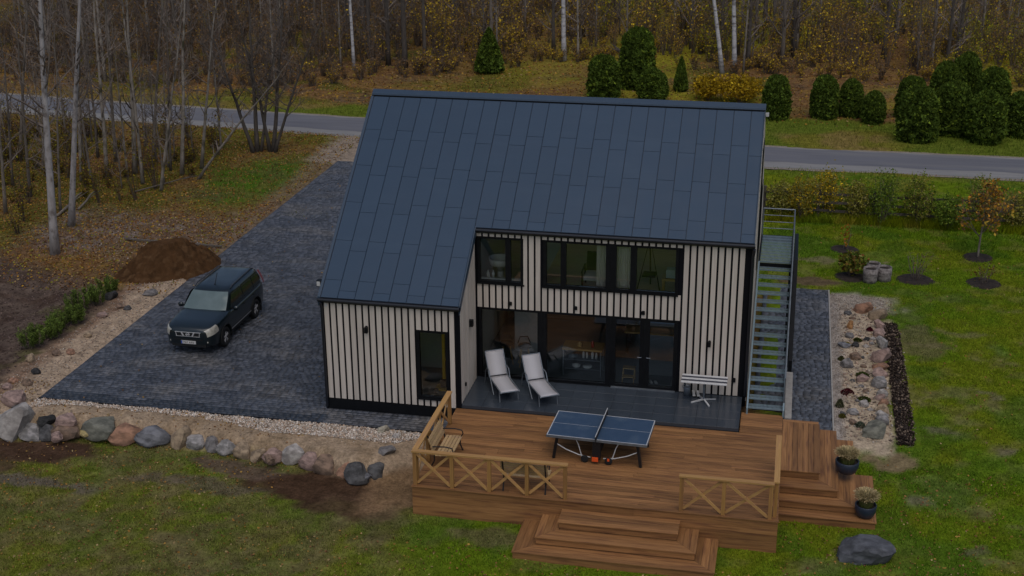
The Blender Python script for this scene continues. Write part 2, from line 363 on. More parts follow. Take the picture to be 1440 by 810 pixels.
def gcol(x, y):
    """surface colour of the ground: lawn, litter, soil, sand ... ; also grass and litter density"""
    x = np.asarray(x, float); y = np.asarray(y, float)
    n1 = fbm(x, y, .55, 4, 1); n2 = fbm(x, y, 1.6, 4, 2); n3 = fbm(x, y, .22, 3, 4); n4 = fbm(x, y, 4.0, 3, 6)
    ex = (n2-.5)*1.0; ey = (fbm(x, y, 1.3, 4, 12)-.5)*1.0
    X = x+ex; Y = y+ey
    c = np.zeros(x.shape+(3,))+np.array((.165, .094, .042))          # leaf litter of the woods
    c = mixc(c, sstep(.5, .72, n1), (.115, .075, .045))
    c = mixc(c, sstep(.52, .72, n2)*.7, (.23, .14, .04))
    grass = np.zeros(x.shape); litter = np.ones(x.shape)
    # moss and grass among the litter on the left
    g = sstep(.47, .62, fbm(x, y, .28, 4, 21))*(x < 12)*sstep(8, 12, y); c = mixc(c, g*.75, (.105, .105, .018)); grass = np.maximum(grass, g*.6)
    # forest floor beyond the road: yellow-green patches to the right, brown to the left
    fy = sstep(40, 46, Y); g = fy*sstep(.36, .56, fbm(x, y, .12, 4, 31))*sstep(-14, 6, x); c = mixc(c, g*.9, (.25, .225, .022)); grass = np.maximum(grass, g*.35)
    # brown-grey bare soil left of the drive
    w = sstep(-13, -10.5, -X+-24.0)*0
    bs = (1-sstep(-11.0, -10.4, X))*(1-sstep(7.0, 9.5, Y+.45*(x+12)))*sstep(-2.4, -1.4, Y)
    c = mixc(c, bs, (.115, .084, .066)); c = mixc(c, bs*sstep(.5, .7, n2), (.075, .05, .038)); litter = litter*(1-.55*bs)
    c = mixc(c, bs*sstep(.52, .66, fbm(x, y, 3.2, 3, 45))*.6, (.06, .042, .036)); g = bs*sstep(.6, .74, fbm(x, y, .7, 3, 44)); c = mixc(c, g*.5, (.09, .095, .022)); grass = np.maximum(grass*(1-bs), g*.5)
    # rutted leaf strewn clearing behind the pile
    cl = band(X, -18, -9, 1.2)*band(Y, 12.0, 17.5, 1.0); c = mixc(c, cl*.75, (.15, .10, .075)); c = mixc(c, cl*sstep(.5, .65, n2)*.8, (.20, .16, .135)); grass = grass*(1-cl)
    # lush patch beside the entrance
    ls = np.exp(-(((x+11.6+ex)/2.6)**2+((y-23.2+ey)/4.6)**2)**1.5); c = mixc(c, np.clip(ls*1.2, 0, 1)*(.6+.4*sstep(.4, .6, n2)), (.075, .135, .016)); grass = np.maximum(grass, ls); litter = litter*(1-.6*ls)
    # verges along the road
    ry = road_y(x); vg = band(Y, ry-4.6, ry+5.0+3.5*sstep(-6, 4, x), .8)
    vl = vg*sstep(-40, -8, x)*(1-band(y, ry-5, ry-1, .3)*(1-sstep(8, 11, x))*.6)
    c = mixc(c, vl, (.165, .150, .026)); c = mixc(c, vl*sstep(.5, .65, n1), (.21, .155, .05)); c = mixc(c, vl*sstep(.46, .60, n3), (.115, .145, .020))
    grass = np.maximum(grass*(1-vl), vl); litter = litter*(1-.6*vl)
    # ---- lawn to the right and in front
    lawn = np.maximum(np.maximum(sstep(12.4, 13.0, X), sstep(2, 4, X)*sstep(12.0, 12.6, y))*(1-sstep(28.6, 29.6, Y)), 1-sstep(-.4, .4, (y-np.interp(x, ROWX, ROWY)+.35+ey*.5)))
    c = mixc(c, lawn, (.112, .165, .010))
    c = mixc(c, lawn*sstep(.42, .62, n1)*.8, (.150, .170, .012))
    c = mixc(c, lawn*sstep(.57, .68, fbm(x, y, 1.7, 4, 51))*.36, (.16, .13, .05))
    c = mixc(c, lawn*sstep(.62, .72, fbm(x, y, 1.1, 4, 53))*.4*(1-sstep(13, 16, y)), (.16, .125, .08))
    c = mixc(c, lawn*sstep(.5, .66, fbm(x, y, .7, 3, 57))*.6, (.065, .125, .014))
    grass = np.where(lawn > .5, lawn*(1-.45*sstep(.57, .7, fbm(x, y, 1.7, 4, 51)))*(1-.45*sstep(.62, .72, fbm(x, y, 1.1, 4, 53))), grass)
    litter = litter*(1-.75*lawn)
    # front lawn at left is thinner and browner
    fl = lawn*(1-sstep(2, 6, x))*(y < 0); c = mixc(c, fl*sstep(.42, .64, n2)*.5, (.15, .115, .065)); c = mixc(c, fl*sstep(.5, .7, n4)*.5, (.14, .11, .06))
    c = mixc(c, fl*.32, (.15, .12, .045))
    # bare dark soil below the boulders
    def blob(cx, cy, rx, ry_, k, s=1.0):
        nonlocal c, grass
        d = ((X-cx)/rx)**2+((Y-cy)/ry_)**2; w = np.clip((1.25-d)*2.2, 0, 1)*s
        c = mixc(c, w, k); grass = grass*(1-w*(1.0 if s > .8 else .5))
    blob(-8.3, -3.3, 2.6, .55, (.068, .040, .026)); blob(-9.2, -4.4, 1.4, .8, (.07, .042, .028), .85)
    blob(1.0, -3.9, 1.9, .75, (.066, .038, .023)); blob(2.2, -4.8, 1.5, .6, (.075, .045, .028), .9)
    blob(-1.6, -3.35, 1.5, .45, (.11, .075, .055), .9); blob(3.2, -3.6, .9, 1.5, (.20, .125, .07), .95); blob(3.4, -5.3, .5, .9, (.09, .075, .04), .5)
    blob(6.2, -5.7, .9, .45, (.13, .10, .055), .7); blob(-7.6, -5.2, 2.6, .3, (.12, .095, .085), .8); blob(-2.5, -4.4, 2.2, .3, (.12, .09, .07), .7)
    # sand in front of the drive, along its left side, and by the entrance
    sf = band(x, -9.7, 4.0, .15)*band(y, np.interp(x, ROWX, ROWY)-.2+ey*.2, -1.0, .12)
    c = mixc(c, sf, (.33, .245, .165)); c = mixc(c, sf*sstep(.5, .62, n2)*.6, (.27, .19, .115)); grass = grass*(1-sf); litter = litter*(1-.8*sf)
    sl = sstep(-11.0, -10.4, X)*(x < -8.5)*band(y, -2.6, 10.5, .4); c = mixc(c, sl, (.38, .285, .20)); c = mixc(c, sl*(1-sstep(-10.5, -10.1, X)), (.20, .125, .085))
    sl2 = sstep(-10.5, -9.8, X)*(x < -8.5)*band(y, 10, 27, .8); c = mixc(c, sl2*.7, (.19, .135, .095)); grass = grass*(1-sl)*(1-.8*sl2)
    en = band(X, -10.6, -3.0, .6)*band(y, 26.8, ry-1.9, .35); c = mixc(c, en, (.27, .215, .165)); grass = grass*(1-en); litter = litter*(1-.5*(sl+en))
    # right hand gravel strip, sandy rockery
    rk = band(X, 14.7, 16.75, .16)*band(Y, .6, 12.6, .25); c = mixc(c, rk, (.42, .335, .24)); grass = grass*(1-rk); litter = litter*(1-rk)
    rg = band(x, 14.8, 15.25+.25*n2, .08)*band(y, .8, 12.9, .1); c = mixc(c, rg, (.33, .29, .255))
    rc = band(X, 15.2, 17.3, .3)*band(Y, 11.2, 12.8, .25); c = mixc(c, rc, (.33, .285, .235)); grass = grass*(1-rc)
    blob(16.6, .2, .55, .5, (.20, .145, .085), .9); blob(17.9, 8.7, .7, 1.6, (.15, .11, .07), .6); blob(19.5, 9.7, .8, .2, (.19, .155, .10), .5)
    blob(14.2, 13.9, 1.1, .35, (.11, .075, .05), .9); blob(14.6, 16.4, .8, .25, (.17, .135, .085), .7); blob(16.9, 16.6, .35, .2, (.22, .17, .10), .8)
    for cx, cy in ((18.2, 2.0), (19.6, 1.2), (20.2, -2.2), (18.6, -3.9), (17.3, -1.6), (19.9, 4.6)): blob(cx, cy, .34, .2, (.15, .12, .09), .6)
    return np.clip(c, .004, 1), np.clip(grass, 0, 1), np.clip(litter, 0, 1)
def axis(a0, a1, s, far):
    fine = np.arange(a0, a1+1e-6, s); out = []; d = s; v = a1
    while v < far: d *= 1.35; v += d; out.append(v)
    lo = []; d = s; v = a0
    while v > -far: d *= 1.35; v -= d; lo.append(v)
    return np.concatenate([np.array(lo[::-1]), fine, np.array(out)])
gx = axis(-30, 28, .2, 700); gy = axis(-11, 52, .2, 700)
GX, GY = np.meshgrid(gx, gy); GZ = hgt(GX, GY)
gc, gg, gl = gcol(GX, GY)
nx, ny = len(gx), len(gy); idx = np.arange(nx*ny).reshape(ny, nx)
F = np.stack([idx[:-1, :-1], idx[:-1, 1:], idx[1:, 1:], idx[1:, :-1]], -1).reshape(-1, 4)
structure(link('ground', arr_mesh('ground', np.stack([GX, GY, GZ], -1).reshape(-1, 3), F, 'ground_mix', gc.reshape(-1, 3), True)))

# ---- road with gravel shoulders
def strip(name, mat, offs, z, x0=-110, x1=110, jit=0.0, seed=1, crown=0.0):
    xs = np.arange(x0, x1+.1, .5); V = []; m = len(offs)
    for k, o in enumerate(offs):
        e = (fbm(xs, xs*0+k*9, .8, 4, seed)-.5)*jit if k in (0, m-1) else 0
        V.append(np.stack([xs, road_y(xs)+o+e, np.full_like(xs, z+crown*(1-abs(2*k/(m-1)-1)))], -1))
    V = np.array(V); n = len(xs); id_ = np.arange(m*n).reshape(m, n)
    F = np.stack([id_[:-1, :-1], id_[:-1, 1:], id_[1:, 1:], id_[1:, :-1]], -1).reshape(-1, 4)
    return structure(link(name, arr_mesh(name, V.reshape(-1, 3), F, mat)))
strip('road_shoulder', 'gravel_shoulder', (-2.3, 0, 2.25), .004, jit=.35, seed=4)
strip('road', 'asphalt_dust', (-2.0, -1, 0, 1, 1.95), .012, jit=.2, seed=8)
strip('road_wearing_course', 'asphalt', (-.95, 0, .9, 1.82), .018, jit=.5, seed=14)

# ---- block paved drive and path: every block is real, joined as one surface
def paving(name, rects, label, pw=.2, pd=.1, gap=.006):
    base = MB()
    for x0, x1, y0, y1, m in rects: base.box(x0, x1, y0, y1, -.3, -.03)
    root = structure(base.build(name, 'paver_bed')); V = []; Fq = []
    for x0, x1, y0, y1, mode in rects:
        a, b = (pw, pd) if mode == 'x' else (pd, pw)
        cells = []; yy = y0
        while yy < y1-.03:
            bd = rnd.choice((.12, .14, .14, .16)); xx = x0
            while xx < x1-.05:
                ln = rnd.choice((.15, .19, .22, .22, .26)); cells.append((xx, min(xx+ln, x1), yy, min(yy+bd, y1))); xx += ln
            yy += bd
        cl = np.array(cells); n = len(cl)
        zt = npr.normal(0, .0015, n)+.022*(fbm(cl[:, 0], cl[:, 2], .4, 3, 3)-.5); t1 = npr.normal(0, .0005, n); t2 = npr.normal(0, .0008, n)
        g = gap/2; bvl = .002
        X0, X1, Y0, Y1 = cl[:, 0]+g, cl[:, 1]-g, cl[:, 2]+g, cl[:, 3]-g
        top = [(X0+bvl, Y0+bvl, zt-t1-t2), (X1-bvl, Y0+bvl, zt+t1-t2), (X1-bvl, Y1-bvl, zt+t1+t2), (X0+bvl, Y1-bvl, zt-t1+t2)]
        low = [(X0, Y0, zt*0-.04), (X1, Y0, zt*0-.04), (X1, Y1, zt*0-.04), (X0, Y1, zt*0-.04)]
        v = np.stack([np.stack(p, -1) for p in top+low], 1)           # n,8,3
        o = len(V) and sum(len(q) for q in V)
        f = np.array([(0, 1, 2, 3), (4, 5, 1, 0), (5, 6, 2, 1), (6, 7, 3, 2), (7, 4, 0, 3)])
        Fq.append((np.arange(n)[:, None, None]*8+f[None]+o).reshape(-1, 4)); V.append(v.reshape(-1, 3))
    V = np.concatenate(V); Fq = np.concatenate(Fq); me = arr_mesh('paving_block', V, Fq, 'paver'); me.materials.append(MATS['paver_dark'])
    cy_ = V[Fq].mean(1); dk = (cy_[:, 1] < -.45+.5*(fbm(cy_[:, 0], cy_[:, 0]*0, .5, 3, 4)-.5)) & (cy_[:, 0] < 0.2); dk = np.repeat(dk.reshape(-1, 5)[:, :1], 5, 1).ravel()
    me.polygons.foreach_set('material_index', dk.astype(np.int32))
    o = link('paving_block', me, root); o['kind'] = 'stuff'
    return root
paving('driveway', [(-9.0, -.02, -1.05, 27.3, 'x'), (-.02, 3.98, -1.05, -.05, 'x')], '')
paving('side_path', [(13.5, 14.95, 1.2, 13.1, 'x'), (12.62, 13.5, 2.4, 13.1, 'x')], '')
kb = MB(); kb.box(-9.05, 3.98, -1.10, -1.056, -.25, .006); structure(kb.build('driveway_edging', 'black_metal'))
kb = MB(); kb.box(14.956, 15.0, 1.2, 13.1, -.2, .008); structure(kb.build('path_edging', 'concrete'))
# ================================================================== HOUSE
L_, D_, XN, YR, ZR, YB = 12.38, 2.17, 4.16, 6.01, 8.43, 11.9
SL = (8.433-3.679)/6.009
def zr(y): return 3.68+SL*y if y <= YR else 3.68+SL*(2*YR-y)
house = tag(empty('house', (0, 0, 0)), 'two-storey house with dark blue metal roof and pale vertical board cladding with black gaps', 'house')
def cells(u0, u1, v0, v1, ops):
    us = sorted({u0, u1, *[a for o in ops for a in o[:2]]}); vs_ = sorted({v0, v1, *[a for o in ops for a in o[2:]]})
    for i in range(len(us)-1):
        for j in range(len(vs_)-1):
            cu, cv = (us[i]+us[i+1])/2, (vs_[j]+vs_[j+1])/2
            if not any(o[0] < cu < o[1] and o[2] < cv < o[3] for o in ops): yield us[i], us[i+1], vs_[j], vs_[j+1]
def intervals(z0, z1, cut):
    out = [(z0, z1)]
    for a, b in cut:
        nw = []
        for p, q in out:
            if b <= p or a >= q: nw.append((p, q))
            else:
                if a > p: nw.append((p, a))
                if b < q: nw.append((b, q))
        out = nw
    return [(p, q) for p, q in out if q-p > .03]
# ---- walls (dark boarding behind) and the pale boards on them
OPS = [(4.22, 5.63, 3.55, 5.02), (6.23, 10.24, 3.55, 5.02), (4.24, 10.3, .46, 2.75)]
POP = [(2.86, 3.83, .58, 2.76)]
w = MB()
for a, b, c, d in cells(XN, L_, .30, 5.22, OPS): w.box(a, b, D_, D_+.25, c, d)
wall_main = w.build('wall', 'black_paint', house)
w = MB()
for a, b, c, d in cells(0, XN, .0, 3.48, POP): w.box(a, b, 0, .25, c, d)
wall_front = w.build('wall', 'black_paint', house)
w = MB(); w.add([(XN, .251, .3), (XN, D_-.001, .3), (XN, D_-.001, zr(D_)-.24), (XN, .251, zr(.25)-.24), (XN-.25, .251, .3), (XN-.25, D_-.001, .3), (XN-.25, D_-.001, zr(D_)-.24), (XN-.25, .251, zr(.25)-.24)],
    [(0, 1, 2, 3), (4, 7, 6, 5), (0, 4, 5, 1), (3, 2, 6, 7), (0, 3, 7, 4), (1, 5, 6, 2)])
wall_side = w.build('wall', 'black_paint', house)
def gable(x0, x1, ya, ops):
    g = MB()
    ys = sorted({ya, YR, YB, *[a for o in ops for a in o[:2]]})
    for y0, y1 in zip(ys[:-1], ys[1:]):
        zs = intervals(0, 20, [o[2:] for o in ops if o[0] < (y0+y1)/2 < o[1]])
        for p, q in zs:
            t0, t1 = (min(q, zr(y0)-.24), min(q, zr(y1)-.24))
            g.hexa([(x0, y0, p), (x1, y0, p), (x1, y1, p), (x0, y1, p), (x0, y0, t0), (x1, y0, t0), (x1, y1, t1), (x0, y1, t1)])
    return g
GOP = [(5.2, 6.8, 3.4, 7.25), (7.6, 8.6, 3.3, 5.4)]
wall_right = gable(L_-.25, L_, D_+.251, GOP).build('wall', 'black_paint', house)
wall_left = gable(0, .25, .251, []).build('wall', 'black_paint', house)
w = MB()
for a, b, c, d in cells(.251, L_-.251, 0, 3.4, [(5, 11, .5, 2.7)]): w.box(a, b, YB-.25, YB, c, d)  # wide unseen opening added to bring daylight into the ground floor
wall_back = w.build('wall', 'black_paint', house)
BP, BW = .2, .139
def put_board(mb, par): mb.build('board', 'cladding', par)
k = 0; x = XN+.045
while x+BW < L_-.04:
    zt = zr(D_)-.20; cut = [(o[2]-.005, o[3]+.005) for o in OPS if o[0]-.08 < x+BW/2 < o[1]+.04]
    for p, q in intervals(.47, zt, cut): put_board(MB().box(x, x+BW, D_-.026-.003*rnd.random(), D_-.001, p, q), wall_main)
    x += BP
x = .075
while x+BW < XN-.03:
    cut = [(o[2]-.005, o[3]+.005) for o in POP if o[0]-.04 < x+BW/2 < o[1]+.04]
    for p, q in intervals(.34, 3.47, cut): put_board(MB().box(x, x+BW, -.026-.003*rnd.random(), -.001, p, q), wall_front)
    x += BP
y = .02
while y+BW < D_-.02:
    t0, t1 = zr(y)-.30, zr(y+BW)-.30; xx = XN+.026+.003*rnd.random()
    put_board(MB().hexa([(XN+.001, y, .47), (xx, y, .47), (xx, y+BW, .47), (XN+.001, y+BW, .47), (XN+.001, y, t0), (xx, y, t0), (xx, y+BW, t1), (XN+.001, y+BW, t1)]), wall_side)
    y += BP
y = D_+.05
while y+BW < YB-.02:
    cut = [(o[2], o[3]) for o in GOP if o[0]-.1 < y+BW/2 < o[1]+.05]
    for p, q in intervals(.3, 20, cut):
        t0, t1 = min(q, zr(y)-.30), min(q, zr(y+BW)-.30); xx = L_+.026
        put_board(MB().hexa([(L_+.001, y, p), (xx, y, p), (xx, y+BW, p), (L_+.001, y+BW, p), (L_+.001, y, t0), (xx, y, t0), (xx, y+BW, t1), (L_+.001, y+BW, t1)]), wall_right)
    y += BP
for q in ((-.035, .06, -.035, -.003, .30, 3.46), (XN-.03, XN+.032, -.035, -.003, .30, 3.46), (L_-.06, L_+.035, D_-.035, D_-.003, .45, 5.2)): MB().box(*q).build('corner_trim', 'black_paint', house)
p = MB(); p.box(-.03, XN-.002, -.04, -.006, -.05, .31); p.box(-.02, -.004, 0, YB, -.05, .31); p.build('plinth', 'black_metal', house)
# ---- roof deck, panels, verges, gutters
roof = MB()
TH = .15
def slab(mb, x0, x1, y0, y1, dz=.0, th=TH):
    mb.hexa([(x0, y0, zr(y0)-th-dz), (x1, y0, zr(y0)-th-dz), (x1, y1, zr(y1)-th-dz), (x0, y1, zr(y1)-th-dz), (x0, y0, zr(y0)-dz), (x1, y0, zr(y0)-dz), (x1, y1, zr(y1)-dz), (x0, y1, zr(y1)-dz)])
slab(roof, -.05, XN+.02, -.09, D_-.1, .022); slab(roof, -.05, L_+.0, D_-.1, YR, .022); slab(roof, -.05, L_+.0, YR, 6.6, .022); slab(roof, -.05, L_+.0, 9.2, 2*YR+.09, .022)
ADDED_SKY = [(4.3, 5.4), (6.2, 7.7), (8.2, 9.7), (10.2, 11.7)]; xa = -.05  # unseen roof openings added on the back slope to brighten the upper rooms
for a, b in ADDED_SKY+[(L_, L_)]: slab(roof, xa, a, 6.6, 9.2, .022); xa = b
roof = roof.build('roof', 'gutter', house)
NRM = Vector((0, -SL, 1)).normalized()
PW = (XN+.018-.01)/8; PLEN = 1.40; sl_len = math.hypot(1, SL)
def roof_panel(x0, x1, y0, y1):
    g = .008; x0 += g; x1 -= g; y0 += .0025; y1 -= .0025
    up = .016; lift = .006                       # lower edge laps over the next panel
    a = [Vector((x0, y0, zr(y0)-.02)), Vector((x1, y0, zr(y0)-.02)), Vector((x1, y1, zr(y1)-.02)), Vector((x0, y1, zr(y1)-.02))]
    b = [a[0]+NRM*(up+lift), a[1]+NRM*(up+lift), a[2]+NRM*up, a[3]+NRM*up]
    m = MB(); m.hexa(a+b)
    m.tube([b[1]+Vector((-.004, 0, 0)), b[2]+Vector((-.004, 0, 0))], .007, 4)     # folded standing edge
    m.build('roof_panel', 'roof_metal', roof)
x = 0.01; col = 0
while x < L_-.02:
    x1 = min(x+PW, L_-.005)
    segs = [(x, x1)]
    if x < XN+.02 < x1: segs = [(x, XN+.015, -.085), (XN+.021, x1, D_-.095)]
    else: segs = [(x, x1, -.085 if x1 <= XN+.02 else D_-.095)]
    for a, b, ylow in segs:
        yt = YR-.12; ln = (PLEN if col % 2 == 0 else PLEN+.36)/sl_len; first = True
        while yt > ylow+.02:
            yb = max(yt-ln, ylow)
            if yb-ylow < .12: yb = ylow
            if b-a > .03: roof_panel(a, b, yb, yt)
            yt = yb; ln = PLEN/sl_len
    x = x1; col += 1
for a, b in ADDED_SKY:
    f_ = MB(); slab(f_, a+.002, a+.07, 6.602, 9.198, -.04, .16); slab(f_, b-.07, b-.002, 6.602, 9.198, -.04, .16); slab(f_, a+.07, b-.07, 6.602, 6.68, -.038, .15); slab(f_, a+.07, b-.07, 9.12, 9.198, -.038, .15); f_ = f_.build('added_skylight', 'black_metal', roof)
    p_ = MB(); slab(p_, a+.072, b-.072, 6.682, 9.118, .0, .008); p_.build('pane', 'window_glass', f_)
# ridge cap, verge caps, gutters as parts of the roof
m = MB(); m.hexa([(-.07, YR-.16, zr(YR-.16)+.004), (L_+.03, YR-.16, zr(YR-.16)+.004), (L_+.03, YR+.16, zr(YR+.16)+.004), (-.07, YR+.16, zr(YR+.16)+.004),
        (-.07, YR-.14, zr(YR-.16)+.07), (L_+.03, YR-.14, zr(YR-.16)+.07), (L_+.03, YR+.04, ZR+.06), (-.07, YR+.04, ZR+.06)])
m.build('ridge_cap', 'roof_edge', roof)
MB().box(-.06, L_+.02, YR-.185, YR-.163, zr(YR-.17)-.01, zr(YR-.17)+.035).build('ridge_shadow_strip', 'black_paint', roof)  # black strip painting the shadow line beneath the ridge cap
def verge(x0, x1, y0, y1):
    m = MB(); m.hexa([(x0, y0, zr(y0)-.26), (x1, y0, zr(y0)-.26), (x1, y1, zr(y1)-.26), (x0, y1, zr(y1)-.26), (x0, y0, zr(y0)+.02), (x1, y0, zr(y0)+.02), (x1, y1, zr(y1)+.02), (x0, y1, zr(y1)+.02)])
    m.build('verge_cap', 'roof_edge', roof)
verge(-.085, .0, -.1, YR-.161); verge(L_-.004, L_+.02, D_-.11, YR-.161); verge(-.085, .0, YR+.161, 2*YR+.09); verge(L_+.0, L_+.02, YR+.161, 2*YR+.09); verge(XN+.022, XN+.05, -.1, D_-.1)
for x0, x1, y0 in ((-.085, XN+.05, -.1), (XN+.022, L_+.03, D_-.11)):
    z = zr(y0)
    m = MB(); m.tube([(x0, y0-.035, z-.065), (x1, y0-.035, z-.065)], .045, 10); m.box(x0, x1, y0-.004, y0+.09, z-.15, z-.03)
    m.build('gutter', 'gutter', house, False)
m = MB(); m.tube([(L_+.02, D_-.16, 5.15), (L_-.01, D_-.06, 4.9), (L_-.01, D_-.06, .5)], .045, 8); m.build('downpipe', 'gutter', house)
m = MB(); m.tube([(.015, -.155, 3.45), (.015, -.075, 3.25), (.015, -.075, .05)], .042, 8); m.build('downpipe', 'gutter', house)
m = MB(); m.box(.10, .17, -.04, -.028, 3.30, 3.38); m.build('wall_plate', 'white_plastic', house)
m = MB(); m.box(L_+.03, L_+.13, YR-.12, YR-.02, ZR-.3, ZR-.2); m.build('camera_housing', 'white_plastic', house)
# ---- windows (frame > panes)
def window(name, x0, x1, z0, z1, y, divs, fr=.065, sill=True, drop=.03, par=house, dp=.12):
    """divs: list of (xa, xb) glass fields; everything between is frame"""
    f = MB(); fy0, fy1 = y-.035, y+dp
    us = sorted([x0, x1]+[a for d in divs for a in d]); a = x0
    for d in divs+[(x1, x1)]:
        if d[0]-a > .002: f.box(a, d[0], fy0, fy1, z0, z1)
        a = d[1]
    for d in divs: f.box(d[0], d[1], fy0+.004, fy1-.004, z1-fr, z1); f.box(d[0], d[1], fy0+.004, fy1-.004, z0, z0+fr)
    o = f.build(name, 'black_metal', par)
    for d in divs:
        MB().box(d[0]+.002, d[1]-.002, y+.03, y+.036, z0+fr+.002, z1-fr-.002).build('pane', 'window_glass', o)
    if sill: MB().box(x0-.03, x1+.03, y-.075, fy0-.002, z0-drop, z0+.01).build('sill', 'black_metal', o)
    return o
window('window', 4.22, 5.63, 3.55, 5.02, D_, [(4.30, 5.08), (5.24, 5.55)])
window('window', 6.23, 8.255, 3.55, 5.02, D_, [(6.33, 6.76), (6.92, 8.11)])
window('window', 8.257, 10.24, 3.55, 5.02, D_, [(8.42, 8.84), (9.02, 10.16)])
window('window', 4.24, 6.199, .46, 2.75, D_, [(4.31, 6.06)])
window('window', 6.201, 8.30, .46, 2.75, D_, [(6.34, 8.15)])
window('window', 2.86, 3.83, .58, 2.76, 0.0, [(2.95, 3.74)])
for x0, x1, hx in ((8.302, 9.32, 9.24), (9.322, 10.3, 9.40)):
    d = window('glass_door', x0, x1, .46, 2.75, D_, [(x0+.145, x1-.14 if x0 < 9 else x1-.11)], fr=.085, sill=False)
    h = MB(); h.tube([(hx, D_-.04, 1.5), (hx, D_-.085, 1.5), (hx+(-.12 if x0 < 9 else .12), D_-.085, 1.5)], .011, 6); h.build('handle', 'steel_grey', d)
m = MB(); m.box(8.34, 10.28, D_-.13, D_-.037, .452, .475); m.build('door_sill', 'steel_grey', house)
# gable openings seen edge-on
for y0, y1, z0, z1, nm in ((5.2, 6.8, 3.4, 7.25, 'window'), (7.6, 8.6, 3.3, 5.4, 'gable_door')):
    f = MB(); f.box(L_-.1, L_+.04, y0, y0+.09, z0, z1); f.box(L_-.1, L_+.04, y1-.09, y1, z0, z1); f.box(L_-.098, L_+.038, y0+.09, y1-.09, z1-.09, z1); f.box(L_-.098, L_+.038, y0+.09, y1-.09, z0, z0+.09)
    o = f.build(nm, 'black_metal', house); MB().box(L_-.04, L_-.034, y0+.092, y1-.092, z0+.092, z1-.092).build('pane', 'window_glass', o)
# ---- wall lights
def wall_light(x, y, z, nx=0, w=.09, h=.18, d=.11):
    m = MB()
    if nx: m.box(x+.028, x+.028+d, y-w/2, y+w/2, z-h/2, z+h/2); m.box(x+.028, x+.035, y-w*.35, y+w*.35, z-h*.62, z+h*.62)
    else: m.box(x-w/2, x+w/2, y-.028-d, y-.03, z-h/2, z+h/2); m.box(x-w*.35, x+w*.35, y-.036, y-.030, z-h*.62, z+h*.62)
    m.build('wall_light', 'black_metal', house)
wall_light(1.36, 0, 2.66); wall_light(XN, 1.15, 2.61, 1, .14, .2)
for xx in (5.23, 7.23, 9.26): wall_light(xx, D_, 2.93, w=.10, h=.10, d=.05)
wall_light(XN, .48, .91, 1, .07, .1, .04); wall_light(11.25, D_, 2.1, w=.08, h=.16); wall_light(12.02, D_, .98, w=.10, h=.12, d=.04)
m = MB(); m.tube([(.0, .45, 3.75), (-.17, .45, 3.80)], .02, 6); m.box(-.27, -.13, .36, .54, 3.75, 3.93); m.cur = 1; m.box(-.255, -.145, .35, .358, 3.77, 3.91)
m.build('flood_light', ['black_metal', 'white_plastic'], house)
# ---- rooms behind the glass
m = MB(); m.box(4.05, L_-.251, D_+.255, YB-.26, .30, .45); m.build('ground_floor', 'floor_dark', house)
m = MB(); m.box(.251, 4.04, .255, YB-.26, .20, .40); m.build('utility_floor', 'floor_dark', house)
m = MB(); m.box(.252, XN-.26, 2.6, YB-.26, 2.86, 3.12); m.box(XN-.258, L_-.252, D_+.255, YB-.26, 2.86, 3.12); m.build('upper_floor', ['floor_oak'], house)
m = MB(); m.box(4.05, 8.6, 7.2, 7.3, .452, 2.855); m.build('inner_wall', 'wall_wood', house)
m = MB(); m.box(3.92, 4.04, D_+.27, 7.0, .452, 2.855); m.build('inner_wall', 'wall_inner', house)
m = MB(); m.box(.26, 3.91, 2.6, 2.7, .402, 2.855); m.build('inner_wall', 'wall_teal', house)
m = MB(); m.box(5.78, 5.90, D_+.27, 9.0, 3.122, 5.35); m.build('inner_wall', 'wall_teal', house)
m = MB(); m.box(4.0, L_-.26, 9.1, 9.2, 3.122, 5.4); m.build('inner_wall', 'wall_inner', house)
m = MB(); m.box(3.98, 4.08, D_+.27, 9.0, 3.122, 5.35); m.build('inner_wall', 'wall_teal', house)
m = MB(); slab(m, 4.1, L_-.27, D_+.27, YR-.01, .20, .02); slab(m, 4.1, L_-.27, YR-.01, 6.58, .20, .02); xa = 4.1
for a, b in ADDED_SKY+[(L_-.27, L_-.27)]: slab(m, xa, a, 6.58, 9.22, .20, .02); xa = b
m.build('ceiling', 'white_paint', house)
# ---- furniture in the rooms
def curtain(x0, x1, y, z0, z1, label):
    n = 40; m = MB(); vs_ = []
    for i in range(n+1):
        x = x0+(x1-x0)*i/n; yy = y+.035*math.sin(i*1.25)+.01*math.sin(i*.7)
        vs_ += [(x, yy, z0), (x, yy+.01, z1), (x, yy+.012, z0), (x, yy+.022, z1)]
    fs = []
    for i in range(n):
        a, b = 4*i, 4*i+4; fs += [(a, b, b+1, a+1), (a+2, a+3, b+3, b+2)]
    m.add(vs_, fs); tag(m.build('curtain', 'curtain', None, True), label, 'curtain')
curtain(7.78, 8.16, D_+.36, 3.16, 5.0, 'cream curtain left of the black post in the long upper window')
curtain(8.40, 8.90, D_+.36, 3.16, 5.0, 'cream curtain right of the black post in the long upper window')
def legs4(m, x0, x1, y0, y1, z0, z1, r): 
    for x in (x0, x1):
        for y in (y0, y1): m.box(x-r, x+r, y-r, y+r, z0, z1)
t = tag(empty('armchair', (7.55, 3.5, 3.122)), 'black framed armchair with pale seat behind the upper window', 'armchair')
m = MB(); m.tube([(-.3, -.3, 0), (-.3, -.32, .6), (-.3, .25, .65), (-.3, .38, 0)], .03, 6); m.tube([(.3, -.3, 0), (.3, -.32, .6), (.3, .25, .65), (.3, .38, 0)], .03, 6); m.build('frame', 'fabric_dark', t)
